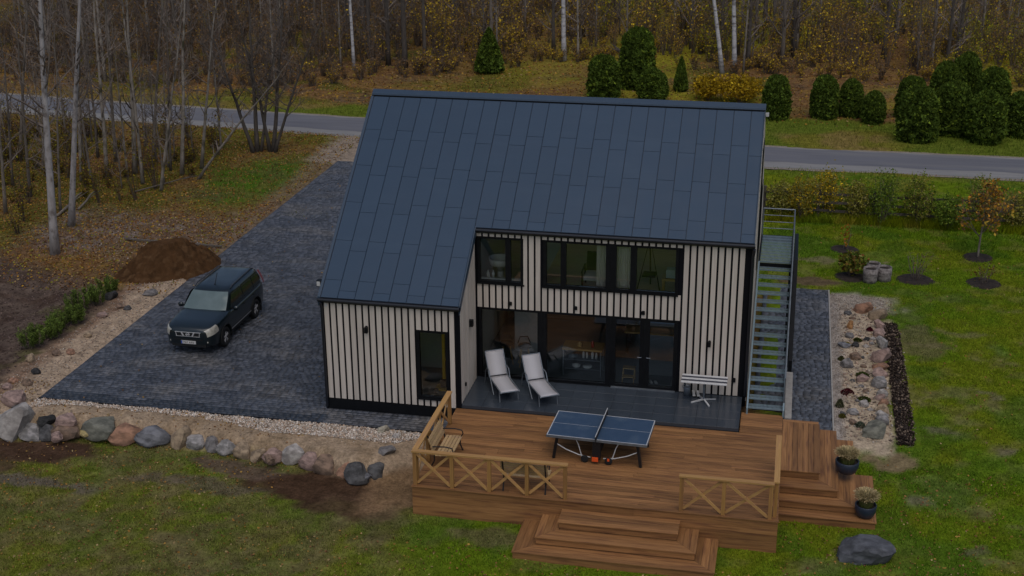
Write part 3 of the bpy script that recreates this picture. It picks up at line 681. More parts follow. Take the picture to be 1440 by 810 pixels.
MB().bevbox(-.26, .26, -.3, .3, .32, .46, .03).build('seat', 'curtain', t); MB().hexa([(-.26, .24, .46), (.26, .24, .46), (.26, .34, .46), (-.26, .34, .46), (-.26, .42, 1.0), (.26, .42, 1.0), (.26, .5, 1.0), (-.26, .5, 1.0)]).build('backrest', 'fabric_dark', t)
t = tag(empty('side_table', (9.98, 3.35, 3.122)), 'pine bedside table with a box on it inside the upper window', 'table')
MB().box(-.3, .3, -.25, .25, .50, .56).build('table_top', 'pine_wood', t)
for x in (-.26, .26):
    for y in (-.21, .21): MB().box(x-.025, x+.025, y-.025, y+.025, 0, .498).build('leg', 'pine_wood', t)
tag(MB().bevbox(9.80, 10.16, 3.2, 3.5, 3.686, 3.95, .02).build('storage_box', 'wall_teal'), 'grey box on the pine bedside table upstairs', 'box')
t = tag(empty('washbasin', (4.75, 2.95, 3.122)), 'white washbasin behind the small upper window', 'washbasin')
m = MB(); m.lathe([(.0, .55), (.10, .55), (.14, .75), (.34, .78), (.36, .98), (.32, .98), (.28, .84), (0, .80)], n=24); m.build('basin', 'ceramic', t, True)
MB().lathe([(.0, 0), (.11, 0), (.09, .55), (0, .551)], n=16).build('pedestal', 'ceramic', t, True)
for i, (x, lab) in enumerate(((4.50, 'left of two small white bottles on the bathroom sill'), (4.66, 'right of two small white bottles on the bathroom sill'))):
    tag(MB().lathe([(0, 0), (.045, 0), (.05, .14), (.02, .18), (.02, .23), (0, .23)], (x, D_+.19, 3.66), 12).build('bottle', 'ceramic', None, True), lab, 'bottle', 'bathroom bottles')
m = MB(); m.box(4.3, 5.6, D_+.135, D_+.245, 3.60, 3.655); m.build('window_board', 'white_paint', house)
t = tag(empty('swing_chair', (9.25, 3.5, 3.122)), 'black metal hanging chair stand beside the right upstairs curtain', 'chair')
m = MB(); m.tube([(-.35, 0, 0), (0, .1, 1.7), (.35, 0, 0)], .022, 6); m.tube([(0, .1, 1.7), (0, .6, 0)], .022, 6); m.build('frame', 'iron', t)
m = MB(); m.bevbox(-.2, .2, -.05, .4, .45, .5, .01); m.build('seat', 'fabric_dark', t)
# kitchen island on the ground floor
t = tag(empty('kitchen_island', (7.35, 3.0, .452)), 'wooden topped metal kitchen island with shelves behind the middle pane', 'kitchen island')
MB().bevbox(-.62, .62, -.32, .32, .86, .92, .006).build('worktop', 'pine_wood', t)
for z in (.22, .52): MB().box(-.58, .58, -.28, .28, z, z+.025).build('shelf', 'steel_grey', t)
for x in (-.58, .58):
    for y in (-.28, .28): MB().box(x-.02, x+.02, y-.02, y+.02, 0, .858).build('leg', 'steel_grey', t)
for i, (x, z, r, h, mt) in enumerate(((-.3, .546, .16, .14, 'steel_grey'), (.02, .546, .04, .22, 'ceramic'), (.13, .546, .035, .2, 'ceramic'), (.3, .546, .045, .24, 'ceramic'), (.42, .546, .04, .2, 'ceramic'), (-.2, .246, .13, .1, 'ceramic'), (.15, .246, .15, .06, 'white_paint'), (.3, .921, .05, .22, 'tail_red'), (-.1, .921, .07, .16, 'pine_wood'))):
    lab = ['steel cooking pot on the upper island shelf', 'first white jar right of the pot on the island shelf', 'second white jar right of the pot on the island shelf', 'third white jar right of the pot on the island shelf', 'rightmost white jar on the upper island shelf', 'white bowl on the lower island shelf', 'white dish on the lower island shelf', 'dark red bottle on top of the kitchen island', 'wooden jar on top of the kitchen island'][i]
    tag(MB().lathe([(0, 0), (r*.9, 0), (r, h*.3), (r, h*.75), (r*.6, h*.9), (r*.6, h), (0, h)], (7.35+x, 3.0-.12, .454+z), 14).build('pot' if i == 0 else 'jar', mt, None, True), lab, 'kitchenware')
t = tag(empty('step_stool', (8.82, 2.62, .452)), 'small pale wooden step stool inside the left glass door', 'stool')
MB().bevbox(-.19, .19, -.05, .17, .42, .45).build('top_step', 'pine_wood', t); MB().bevbox(-.19, .19, -.2, -.02, .20, .225).build('lower_step', 'pine_wood', t)
for x in (-.175, .175): m = MB(); m.bar((x, -.2, 0), (x, .0, .42), .025, .04); m.bar((x, .2, 0), (x, .12, .42), .025, .04); m.build('side_frame', 'pine_wood', t)
m = MB(); m.bevbox(9.35, 10.1, 2.55, 3.2, .453, .463); tag(m.build('door_mat', 'rubber_mat'), 'dark green door mat inside the right glass door', 'mat')
for i, (x, y) in enumerate(((9.5, 2.62), (9.66, 2.6))):
    m = MB(); m.lathe([(0, 0), (.045, 0), (.05, .03), (.03, .06), (0, .07)], n=10); o = m.build('slipper', 'white_paint', None, True); o.location = (x, y, .465); o.scale = (.9, 2.6, 1); o.rotation_euler = (0, 0, .5)
    tag(o, ['left white slipper on the door mat', 'right white slipper on the door mat'][i], 'slipper', 'pair of slippers')
for i, (x, y, lab) in enumerate(((4.85, 3.3, 'wooden legged bar stool nearest the side wall behind the left pane'), (5.45, 3.2, 'wooden legged bar stool further right behind the left pane'))):
    t = tag(empty('bar_stool', (x, y, .452), .3), lab, 'stool', 'bar stools')
    m = MB(); m.lathe([(0, .62), (.2, .62), (.22, .66), (.2, .70), (0, .70)], n=16); m.build('seat', 'fabric_dark', t, True)
    m = MB(); m.tube([(-.2, .18, .68), (-.12, .24, .88), (.12, .24, .88), (.2, .18, .68)], .02, 6); m.build('backrest', 'fabric_dark', t)
    for a in range(4): q = a*math.pi/2+.78; MB().bar((.26*math.cos(q), .26*math.sin(q), 0), (.14*math.cos(q), .14*math.sin(q), .62), .03, .03).build('leg', 'pine_wood', t)
    MB().lathe([(.19, .22), (.205, .22), (.205, .24), (.19, .24)], n=16, closed=True).build('foot_ring', 'steel_grey', t)
t = tag(empty('tall_cabinet', (5.35, 4.6, .452)), 'tall white fridge cabinet at the back of the living room', 'cabinet')
MB().bevbox(-.45, .45, -.3, .3, 0, 1.95, .01).build('body', 'white_paint', t); MB().box(-.44, -.01, -.318, -.302, .05, 1.9).build('door', 'white_paint', t); MB().box(.01, .44, -.318, -.302, .05, 1.9).build('door', 'white_paint', t)
t = tag(empty('dining_table', (9.3, 5.2, .452)), 'dark dining table deep inside behind the glass doors', 'table')
MB().bevbox(-.9, .9, -.45, .45, .70, .75).build('table_top', 'pine_wood', t)
for x in (-.8, .8):
    for y in (-.38, .38): MB().box(x-.035, x+.035, y-.035, y+.035, 0, .699).build('leg', 'iron', t)
t = tag(empty('exercise_trolley', (3.42, .95, .402)), 'yellow upright trolley inside the ground floor side window', 'trolley')
m = MB(); m.box(-.045, .045, -.04, .04, .1, 2.1); m.box(-.04, .35, -.03, .03, 1.0, 1.08); m.box(-.25, .3, -.2, .2, .08, .14); m.build('mast', 'yellow_paint', t)
for x, y in ((-.2, -.2), (-.2, .2), (.28, -.2), (.28, .2)): MB().lathe([(0, -.03), (.08, -.03), (.08, .03), (0, .03)], (x, y, .085), 14, 'y').build('wheel', 'rubber', t)
MB().bevbox(-.1, .2, -.12, .12, .16, .42, .02).build('motor', 'fabric_dark', t)

# ================================================================== STEEL STAIRCASE
st = tag(empty('steel_staircase', (0, 0, 0)), 'grey galvanised outdoor staircase climbing the right end wall to a landing', 'staircase')
X0, X1 = 12.45, 13.54; NT = 18; Y1s, Y0s, ZB, ZT = 6.4, 1.35, .35, 3.30
def st_pos(i): return Y0s+(Y1s-Y0s)*(i-1)/17, ZB+i*(ZT-ZB)/NT
def grate(mb, x0, x1, y0, y1, z, n):
    mb.box(x0, x1, y0, y0+.03, z-.045, z); mb.box(x0, x1, y1-.012, y1, z-.04, z-.002); mb.box(x0, x0+.008, y0+.03, y1-.012, z-.04, z-.001); mb.box(x1-.008, x1, y0+.03, y1-.012, z-.04, z-.001)
    for k in range(1, n):
        xx = x0+(x1-x0)*k/n; mb.box(xx-.011, xx+.011, y0+.031, y1-.013, z-.03, z-.003)
for i in range(1, NT):
    y, z = st_pos(i); m = MB(); grate(m, X0+.055, X1-.055, y, y+.26, z, 26); m.build('tread', 'galvanised', st)
m = MB(); grate(m, X0+.055, X1-.055, 6.4, 9.1, ZT, 26)
for k in range(1, 9): yy = 6.4+2.7*k/9; m.box(X0+.06, X1-.06, yy-.006, yy+.006, ZT-.035, ZT-.001)
land = m.build('landing', 'galvanised', st); m = MB(); m.box(X0+.05, X1-.05, 6.38, 6.397, ZT-.22, ZT-.05); m.box(X0, X0+.05, 6.38, 9.15, ZT-.22, ZT+.02); m.box(X1-.05, X1, 6.38, 9.15, ZT-.22, ZT+.02); m.box(X0+.05, X1-.05, 9.1, 9.15, ZT-.22, ZT); m.build('landing_frame', 'black_metal', st)
for x in (X0, X1-.05):
    (ya, za), (yb, zb) = st_pos(1), st_pos(18)
    MB().hexa([(x, ya-.15, za-.18), (x+.05, ya-.15, za-.18), (x+.05, yb, zb-.24), (x, yb, zb-.24), (x, ya-.15, za+.03), (x+.05, ya-.15, za+.03), (x+.05, yb, zb+.02), (x, yb, zb+.02)]).build('stringer', 'galvanised', st)
xr = X1-.025
for y, z in [st_pos(i) for i in (1, 5, 9, 13, 17)]: MB().tube([(xr, y+.12, z-.05), (xr, y+.12, z+.95)], .022, 8).build('rail_post', 'steel_grey', st)
(ya, za), (yb, zb) = st_pos(1), st_pos(18)
for dz in (.95, .72, .49, .26): MB().tube([(xr, ya+.1, za+dz), (xr, yb, zb+dz), (xr, 9.1, zb+dz)], .021 if dz > .9 else .013, 6).build('handrail' if dz > .9 else 'rail_bar', 'steel_grey', st)
for y in (6.6, 7.85, 9.1): MB().tube([(xr, y, ZT-.1), (xr, y, ZT+.95)], .022, 8).build('rail_post', 'steel_grey', st)
MB().tube([(X0+.03, 9.1, ZT-.1), (X0+.03, 9.1, ZT+.95)], .022, 8).build('rail_post', 'steel_grey', st)
for dz in (.95, .72, .49, .26): MB().tube([(X0+.03, 9.1, ZT+dz), (xr, 9.1, ZT+dz)], .021 if dz > .9 else .013, 6).build('rail_bar', 'steel_grey', st)
for y in (6.5, 9.05): MB().box(X1-.09, X1+.01, y-.05, y+.05, -.05, ZT-.22).build('column', 'black_metal', st)
fz = lambda y: st_pos(1)[1]+(ZT-st_pos(1)[1])*(y-Y0s)/(Y1s-Y0s)
MB().hexa([(X1+.035, 3.0, fz(3.0)-.42), (X1+.15, 3.0, fz(3.0)-.42), (X1+.15, 6.4, ZT-.36), (X1+.035, 6.4, ZT-.36), (X1+.035, 3.0, fz(3.0)-.05), (X1+.15, 3.0, fz(3.0)-.05), (X1+.15, 6.4, ZT+.12), (X1+.035, 6.4, ZT+.12)]).build('side_channel', 'black_metal', st)
MB().box(X1+.035, X1+.15, 6.402, 9.1, ZT-.36, ZT+.12).build('side_channel', 'black_metal', st)
# dark guard panels bolted outside the railing
for i in range(4):
    y0 = 3.0+i*.9; y1 = y0+.82; f = lambda y: za+(zb-za)*(y-ya)/(yb-ya)
    MB().hexa([(X1+.004, y0, f(y0)-.28), (X1+.03, y0, f(y0)-.28), (X1+.03, y1, f(y1)-.28), (X1+.004, y1, f(y1)-.28), (X1+.004, y0, f(y0)+.35), (X1+.03, y0, f(y0)+.35), (X1+.03, y1, f(y1)+.35), (X1+.004, y1, f(y1)+.35)]).build('guard_panel', 'black_metal', st)
MB().box(13.56, 13.76, 1.26, 4.6, -.2, .30).build('footing', 'concrete', st)

# ================================================================== TERRACE AND DECK
ter = MB(); ter.box(XN+.002, 12.29, .002, D_-.04, .0, .436); ter = structure(ter.build('terrace', 'grout'))
nxT, nyT = 13, 4; tw, td = (12.29-XN)/nxT, (D_-.03)/nyT
for i in range(nxT):
    for j in range(nyT):
        x0, y0 = XN+.004+i*tw, .004+j*td; dz = rnd.uniform(-.0008, .0008)
        MB().bevbox(x0+.0025, x0+tw-.0025, y0+.0025, y0+td-.0025, .434, .45+dz, .002).build('tile', 'tile', ter)
for i in range(nxT):
    x0 = XN+.004+i*tw; MB().box(x0+.002, x0+tw-.002, -.008, -.0, .352, .447).build('edge_tile', 'tile', ter)

ZD = .35; XL, XR, YF = 4.03, 13.51, -4.82
deck = tag(empty('deck', (0, 0, 0)), 'large brown timber deck with cross-braced railings and wrap-around steps in front of the house', 'deck')
def dboard(x0, x1, y0, y1, z, par, mat, th=.028):
    MB().bevbox(x0, x1, y0, y1, z-th, z+rnd.uniform(-.0012, .0012), .004).build('board', mat, par)
sub = MB(); sub.box(XL+.04, XR-.04, YF+.04, -.03, -.62, ZD-.032); sub.box(12.36, XR-.04, -.03, 1.2, -.3, ZD-.033); deck_frame = sub.build('deck_frame', 'wood_x', deck)
bw = .145; y = YF+.152
dboard(XL-.02, (XL+XR)/2, YF-.03, YF+.146, ZD, deck_frame, 'wood_x'); dboard((XL+XR)/2+.004, XR+.02, YF-.03, YF+.146, ZD, deck_frame, 'wood_x')
row = 0
while y < -.03:
    y1 = min(y+bw-.010, -.012)
    cuts = sorted([XL+rnd.uniform(1.5, 4.2), XL+rnd.uniform(5.3, 8.3)]); xs = [XL]+cuts+[XR]
    for a, b in zip(xs[:-1], xs[1:]): dboard(a+.002, b-.002, y, y1, ZD, deck_frame, 'wood_x')
    y += bw; row += 1
y = -.01
while y < 1.18: dboard(12.32, XR, y, y+bw-.006, ZD, deck_frame, 'wood_x'); y += bw
# skirts: front, left, right
for k in range(5):
    z1 = ZD-.035-k*.19; z0 = max(z1-.185, -.62)
    mid = XL+rnd.uniform(3, 6)
    for a, b in ((XL, mid-.002), (mid+.002, XR)): MB().box(a, b, YF-.004, YF+.022, z0, z1).build('skirt_board', 'wood_x', deck)
    MB().box(XL-.004, XL+.022, YF+.024, -1.0 if z0 < -.1 else -.06, z0, z1).build('skirt_board', 'wood_y', deck)
    MB().box(XR-.022, XR+.004, YF+.024, -.6, z0, z1).build('skirt_board', 'wood_y', deck)
# wrap-around steps: boards laid as mitred rings
def ring(par, outer, inner, z, sides, n=3, gap=.006):
    """outer, inner = (x0, x1, y0, y1) with y0 the front; sides subset of 'LFR'"""
    for k in range(n):
        a, b = k/n, (k+1)/n
        lerp = lambda p, q, t: p+(q-p)*t
        e = [[lerp(outer[i], inner[i], t) for i in range(4)] for t in (a, b)]
        (ax0, ax1, ay0, ay1), (bx0, bx1, by0, by1) = e
        g = gap/2
        def pr(poly, mat):
            m = MB(); m.prism(poly, z-.028, z+rnd.uniform(-.001, .001)); m.build('board', mat, par)
        fl = ax0 if 'L' in sides else outer[0]; fl2 = bx0 if 'L' in sides else outer[0]
        fr = ax1 if 'R' in sides else outer[1]; fr2 = bx1 if 'R' in sides else outer[1]
        if 'F' in sides: pr([(fl, ay0+g), (fr, ay0+g), (fr2, by0-g), (fl2, by0-g)], 'wood_x')
        if 'L' in sides: pr([(ax0+g, ay0+.008), (bx0-g, by0+.008), (bx0-g, outer[3]), (ax0+g, outer[3])], 'wood_y')
        if 'R' in sides: pr([(bx1+g, by0+.008), (ax1-g, ay0+.008), (ax1-g, outer[3]), (bx1+g, outer[3])], 'wood_y')
fs = [(8.08, 11.06, -5.50, YF-.01, .125), (7.57, 11.55, -5.97, YF-.01, -.10), (7.06, 12.05, -6.40, YF-.01, -.325)]
for i, (x0, x1, y0, y1, z) in enumerate(fs):
    zl = -.70
    m = MB(); m.box(x0+.02, x1-.02, y0+.02, y1-.002, zl, z-.03); s_ = m.build('front_step', 'wood_x', deck)
    zlo = z-.195 if i < 2 else z-.30
    MB().box(x0, x1, y0-.0, y0+.018, zlo, z-.029).build('riser', 'wood_x', s_); MB().box(x0-.0, x0+.018, y0+.02, y1-.004, zlo, z-.029).build('riser', 'wood_y', s_); MB().box(x1-.018, x1, y0+.02, y1-.004, zlo, z-.029).build('riser', 'wood_y', s_)
    if i == 0:
        for k in range(4):
            ya = y0-.012+k*(y1-y0+.01)/4; dboard(x0-.03, x1+.03, ya-.022, ya+(y1-y0+.01)/4-.028, z, s_, 'wood_x')
    else:
        px = fs[i-1]; ring(s_, (x0-.03, x1+.03, y0-.035, y1-.003), (px[0]+.004, px[1]-.004, px[2]+.004, y1), z, 'LFR')
# right hand landing and steps
lx1 = 14.53
m = MB(); m.box(XR+.01, lx1-.02, -2.0, 1.04, -.4, ZD-.03); rl = m.build('side_landing', 'wood_y', deck)
x = XR+.008
dboard(XR+.008, lx1, .93, 1.07, ZD, rl, 'wood_x')
for k in range(7): xa = XR+.008+k*(lx1-XR)/7; dboard(xa, xa+(lx1-XR)/7-.006+(.028 if k == 6 else 0), -2.055, .924, ZD, rl, 'wood_y')
MB().box(XR+.008, lx1, -2.02, -2.003, ZD-.21, ZD-.03).build('riser', 'wood_x', rl); MB().box(lx1-.019, lx1-.002, -2.0, 1.04, ZD-.21, ZD-.03).build('riser', 'wood_y', rl)
rs = [(15.02, -2.52, 1.05, .125), (15.50, -2.88, .95, -.10), (16.0, -3.22, -.67, -.325)]; px = (lx1, -2.02)
for i, (x1, y0, yb, z) in enumerate(rs):
    m = MB(); m.box(XR+.01, x1-.02, y0+.02, yb-.01, -.72, z-.03); s_ = m.build('side_step', 'wood_y', deck)
    zlo = z-.195 if i < 2 else z-.30
    MB().box(XR+.008, x1, y0, y0+.018, zlo, z-.029).build('riser', 'wood_x', s_); MB().box(x1-.018, x1, y0+.02, yb-.004, zlo, z-.029).build('riser', 'wood_y', s_)
    MB().box(x1-.5, x1-.02, yb-.008, yb+.008, zlo, z-.029).build('riser', 'wood_x', s_)
    ring(s_, (XR+.008, x1+.03, y0-.035, yb), (XR+.008, px[0]+.002, px[1]+.002, yb), z, 'FR')
    px = (x1, y0)
# railings (railing > post, brace, top_rail)
def railing(pts, axis):
    r = MB(); a, b = Vector(pts[0]), Vector(pts[-1]); d = (b-a).normalized()
    q = MB(); q.bar(a-d*.07+Vector((0, 0, .985)), b+d*.07+Vector((0, 0, .985)), .145, .045); root = q.build('railing', 'rail_'+axis, deck)
    for p in pts: MB().box(p[0]-.048, p[0]+.048, p[1]-.048, p[1]+.048, ZD+.001, ZD+.966).build('post', 'rail_z', root)
    for p, n in zip(pts[:-1], pts[1:]):
        p, n = Vector(p), Vector(n); s = d*.05; side = Vector((-d.y, d.x, 0))
        MB().bar(p+s+Vector((0, 0, .05))+side*.017, n-s+Vector((0, 0, .93))+side*.017, .032, .07).build('brace', 'rail_'+axis, root)
        MB().bar(p+s+Vector((0, 0, .93))-side*.017, n-s+Vector((0, 0, .05))-side*.017, .032, .07).build('brace', 'rail_'+axis, root)
railing([(x, -4.73, ZD) for x in (4.10, 5.10, 6.10, 7.10, 8.10)], 'x'); railing([(x, -4.73, ZD) for x in (11.08, 12.14, 13.30)], 'x')
railing([(4.10, y, ZD) for y in (-4.585, -3.42, -2.25, -1.08)], 'y'); railing([(13.42, y, ZD) for y in (-4.585, -3.3, -2.1)], 'y')
# ================================================================== FURNITURE ON THE DECK
def bench(loc, rz, label):
    t = tag(empty('park_bench', loc, rz), label, 'bench', 'benches on the deck')      # local: seat faces +y, length along x
    for k in range(5): y = -.16+k*.095; MB().bevbox(-.62, .62, y, y+.08, .40-.012*(k < 2), .425-.012*(k < 2)).build('seat_slat', 'bench_wood', t)
    for k in range(4):
        z = .50+k*.095; y = -.215-.035*k
        MB().hexa([(-.62, y, z), (.62, y, z), (.62, y+.022, z+.004), (-.62, y+.022, z+.004), (-.62, y-.03, z+.08), (.62, y-.03, z+.08), (.62, y-.008, z+.084), (-.62, y-.008, z+.084)]).build('back_slat', 'bench_wood', t)
    for x in (-.56, .56):
        m = MB(); m.tube([(x, .32, 0), (x, .24, .2), (x, .26, .395)], .02, 6); m.tube([(x, -.3, 0), (x, -.2, .2), (x, -.19, .4), (x, -.37, .93)], .02, 6); m.tube([(x, .28, .385), (x, -.19, .385)], .02, 6)
        m.tube([(x, .26, .40), (x, .33, .52), (x, .30, .62), (x, .1, .65), (x, -.28, .62)], .018, 6); m.build('iron_end', 'iron', t)
bench((4.55, -3.18, ZD), -math.pi/2, 'slatted wooden bench with black iron ends facing the table along the left railing')
bench((7.0, -4.33, ZD), 0.0, 'slatted wooden bench seen from behind against the front railing')
# ---- table tennis table
t = tag(empty('table_tennis_table', (8.64, -1.99, ZD), -.042), 'blue table tennis table with white edges and black folding legs on the deck', 'table tennis table')
for s in (-1, 1):
    x0, x1 = (-1.37, -.004) if s < 0 else (.004, 1.37)
    h = MB(); h.bevbox(x0, x1, -.7625, .7625, .735, .76, .003); h = h.build('half_top', 'table_blue', t)
    m = MB(); m.box(x0+.002, x1-.002, -.7605, -.7405, .7602, .762); m.box(x0+.002, x1-.002, .7405, .7605, .7602, .762); m.box(x0+.002, x1-.002, -.0035, .0035, .7602, .7618)
    e = x0 if s < 0 else x1-.02; m.box(e, e+.02, -.7405, .7405, .7602, .762); m.build('white_line', 'white_paint', h)
    m = MB(); m.box(x0, x1, -.772, -.763, .69, .757); m.box(x0, x1, .763, .772, .69, .757); e = x0-.009 if s < 0 else x1; m.box(e, e+.009, -.77, .77, .69, .757); m.build('edge_frame', 'steel_grey', h)
    for y in (-.62, .62):
        m = MB(); m.bar((s*1.10, y, .70), (s*1.20, y, .03), .075, .10, (0, 1, 0)); g = m.build('leg', 'iron', t); m = MB(); m.lathe([(0, 0), (.04, 0), (.04, .035), (0, .035)], (s*1.2, y, 0), 12); m.build('foot', 'rubber', g)
        m = MB(); m.tube([(s*1.13, y, .45), (s*.85, y, .30), (s*.5, y, .18), (s*.18, y, .14)], .016, 8); m.tube([(s*.62, y, .70), (s*.52, y, .5), (s*.42, y, .15)], .014, 8); m.build('curved_brace', 'white_paint', t)
        m = MB(); m.lathe([(0, -.035), (.085, -.035), (.105, -.018), (.105, .018), (.085, .035), (0, .035)], (s*.33, y-.06, .108), 18, 'y'); m.build('wheel', 'rubber', t)
MB().box(-.035, .035, -.60, .60, .12, .72).build('centre_frame', 'iron', t); MB().box(-.11, .11, -.74, -.62, .14, .66).build('side_case', 'iron', t)
m = MB(); m.box(-.11, .06, -.78, -.742, .10, .22); m.box(.3, .36, -.72, -.68, .12, .20); m.build('brake_lever', 'orange_plastic', t)
n = MB(); n.box(-.004, .004, -.915, .915, .768, .905); n = n.build('net', 'fabric_dark', t); m = MB(); m.box(-.008, .008, -.915, .915, .905, .9235); m.build('net_tape', 'white_paint', n)
for y in (-.9, .9): MB().tube([(0, y, .66), (0, y, .92)], .012, 8).build('net_post', 'iron', t)
# ---- loungers
def lounger(loc, rz, label):
    t = tag(empty('sun_lounger', loc, rz), label, 'sun lounger', 'loungers on the terrace')   # local: foot end towards +x
    def sheet(name, a, b, z0, z1):
        nn = 8; m = MB(); v = []
        for i in range(nn+1):
            f = i/nn; x = a+(b-a)*f; z = z0+(z1-z0)*f-.025*math.sin(f*math.pi)
            v += [(x, -.27, z), (x, .27, z), (x, -.27, z-.012), (x, .27, z-.012)]
        fs = []
        for i in range(nn): q = 4*i; fs += [(q, q+4, q+5, q+1), (q+2, q+3, q+7, q+6), (q, q+2, q+6, q+4), (q+1, q+5, q+7, q+3)]
        fs += [(0, 1, 3, 2), (4*nn, 4*nn+2, 4*nn+3, 4*nn+1)]
        m.add(v, fs); m.build(name, 'sling_white', t, True)
    sheet('seat', .02, 1.20, .36, .36); sheet('backrest', -.42, -.01, 1.02, .385)
    for y in (-.285, .285):
        MB().tube([(0, y, .36), (1.2, y, .36), (1.24, y, .33)], .017, 8).build('side_rail', 'steel_grey', t); MB().tube([(0, y, .37), (-.43, y, 1.02)], .016, 8).build('back_rail', 'steel_grey', t)
        MB().tube([(.55, y*1.08, 0), (.18, y*1.08, .40), (.08, y*1.08, .58), (-.12, y*1.08, .60), (-.3, y*1.08, .45), (-.42, y*1.08, 0)], .016, 8).build('arm_leg', 'steel_grey', t)
        MB().tube([(1.05, y, .36), (1.12, y, 0)], .016, 8).build('leg', 'steel_grey', t)
    MB().tube([(1.22, -.285, .345), (1.22, .285, .345)], .016, 8).build('end_bar', 'steel_grey', t); MB().tube([(-.01, -.285, .365), (-.01, .285, .365)], .014, 8).build('hinge_bar', 'iron', t); MB().tube([(-.43, -.285, 1.02), (-.43, .285, 1.02)], .016, 8).build('head_bar', 'steel_grey', t)
lounger((4.97, 1.50, .451), R(-61), 'white sling sun lounger nearest the side wall on the tiled terrace')
lounger((6.14, 1.42, .451), R(-59), 'white sling sun lounger nearer the glass doors on the tiled terrace')
# ---- white slatted table at the wall
t = tag(empty('folding_table', (11.18, 1.62, .451), .0), 'white slatted folding table on a star foot against the pale boards', 'table')
for k in range(5): y = -.30+k*.122; MB().bevbox(-.67, .67, y, y+.112, .69, .715).build('slat', 'white_paint' if k % 2 == 0 else 'slat_grey', t)
MB().tube([(0, 0, .06), (0, 0, .69)], .028, 10).build('pedestal', 'steel_grey', t)
for a in range(4): q = a*math.pi/2+.5; MB().hexa([Vector(p) for p in ((-.0, -.0, .03), (.0, .0, .03), (.38*math.cos(q)+.02, .38*math.sin(q), .0), (.38*math.cos(q)-.02, .38*math.sin(q), .0), (-.03, -.0, .09), (.03, .0, .09), (.38*math.cos(q)+.025, .38*math.sin(q), .035), (.38*math.cos(q)-.025, .38*math.sin(q), .035))]).build('foot', 'white_plastic', t)
t = tag(empty('watering_can', (10.66, 1.98, .451)), 'grey metal can on the tiles under the white folding table', 'can'); MB().lathe([(0, 0), (.10, 0), (.10, .26), (.085, .28), (.085, .27), (0, .265)], n=16).build('body', 'steel_grey', t, True); MB().tube([(-.1, 0, .2), (-.15, 0, .27), (-.06, 0, .36), (.07, 0, .34), (.10, 0, .24)], .01, 6).build('handle', 'steel_grey', t)
for i, (x, lab) in enumerate(((10.86, 'left of two pale work shoes by the wall under the folding table'), (10.99, 'right of two pale work shoes by the wall under the folding table'))):
    t = tag(empty('shoe', (x, 1.98, .451), .2), lab, 'shoe', 'shoes on the terrace'); MB().bevbox(-.045, .045, -.14, .14, 0, .035, .008).build('sole', 'rubber', t); m = MB(); m.hexa([(-.042, -.135, .036), (.042, -.135, .036), (.042, .135, .036), (-.042, .135, .036), (-.03, -.1, .065), (.03, -.1, .065), (.034, .13, .11), (-.034, .13, .11)]); m.build('upper', 'curtain', t)

# ---- car: the body is a lofted skin, patches follow its surface
car = tag(empty('parked_car', (-5.80, 5.17, .0), -math.pi/2), 'dark green-blue estate car parked on the block paving with its nose towards the lawn', 'car')
ST = np.array([(2.315, .52, .42, .82), (2.28, .68, .36, .90), (2.20, .78, .30, .955), (2.06, .85, .27, .995), (1.8, .885, .25, 1.035), (1.315, .90, .25, 1.075), (.95, .90, .25, 1.10), (.3, .90, .25, 1.07), (-1.0, .90, .25, 1.08), (-1.8, .895, .25, 1.09), (-2.12, .865, .28, 1.09), (-2.27, .80, .33, 1.06), (-2.32, .68, .42, .98)])
def bdy(x, t_):
    w, zb, zt = (np.interp(-x, -ST[:, 0], ST[:, i]) for i in (1, 2, 3))
    pr = [(0, zb), (.80*w, zb), (.955*w, zb+.05), (.985*w, zb+.22), (1.0*w, zb+(zt-zb)*.5), (.985*w, zt-.16), (.95*w, zt-.055), (.87*w, zt-.008), (.5*w, zt+.018), (0, zt+.026)]
    u = t_*(len(pr)-1); i = min(int(u), len(pr)-2); f = u-i
    return (pr[i][0]*(1-f)+pr[i+1][0]*f, pr[i][1]*(1-f)+pr[i+1][1]*f)
m = MB(); xs = sorted(set(list(np.linspace(-2.32, 2.315, 44))+[2.29, 2.25, 2.3])); NTt = 19; ringn = 2*NTt-2
for x in xs:
    half = [bdy(x, k/(NTt-1)) for k in range(NTt)]; full = [(x, y, z) for y, z in half]+[(x, -y, z) for y, z in half[-2:0:-1]]; m.v += full
for i in range(len(xs)-1):
    for j in range(ringn): m.f.append((i*ringn+j, i*ringn+(j+1) % ringn, (i+1)*ringn+(j+1) % ringn, (i+1)*ringn+j)); m.mi.append(0)
m.f.append(tuple(range(ringn))[::-1]); m.f.append(tuple((len(xs)-1)*ringn+j for j in range(ringn))); m.mi += [0, 0]
body = m.build('body', 'car_paint', None, True)
cut = MB()
for x in (1.315, -1.315):
    for s in (-1, 1): cut.lathe([(0, -.3), (.415, -.3), (.415, .3), (0, .3)], (x, s*.95, .36), 28, 'y')
cutter = cut.build('cutter', 'car_paint'); md = body.modifiers.new('b', 'BOOLEAN'); md.object = cutter; md.operation = 'DIFFERENCE'; md.solver = 'EXACT'
dg = bpy.context.evaluated_depsgraph_get(); dg.update(); nm = bpy.data.meshes.new_from_object(body.evaluated_get(dg)); body.modifiers.clear(); body.data = nm; nm.name = 'body'
bpy.data.objects.remove(cutter); body.parent = car
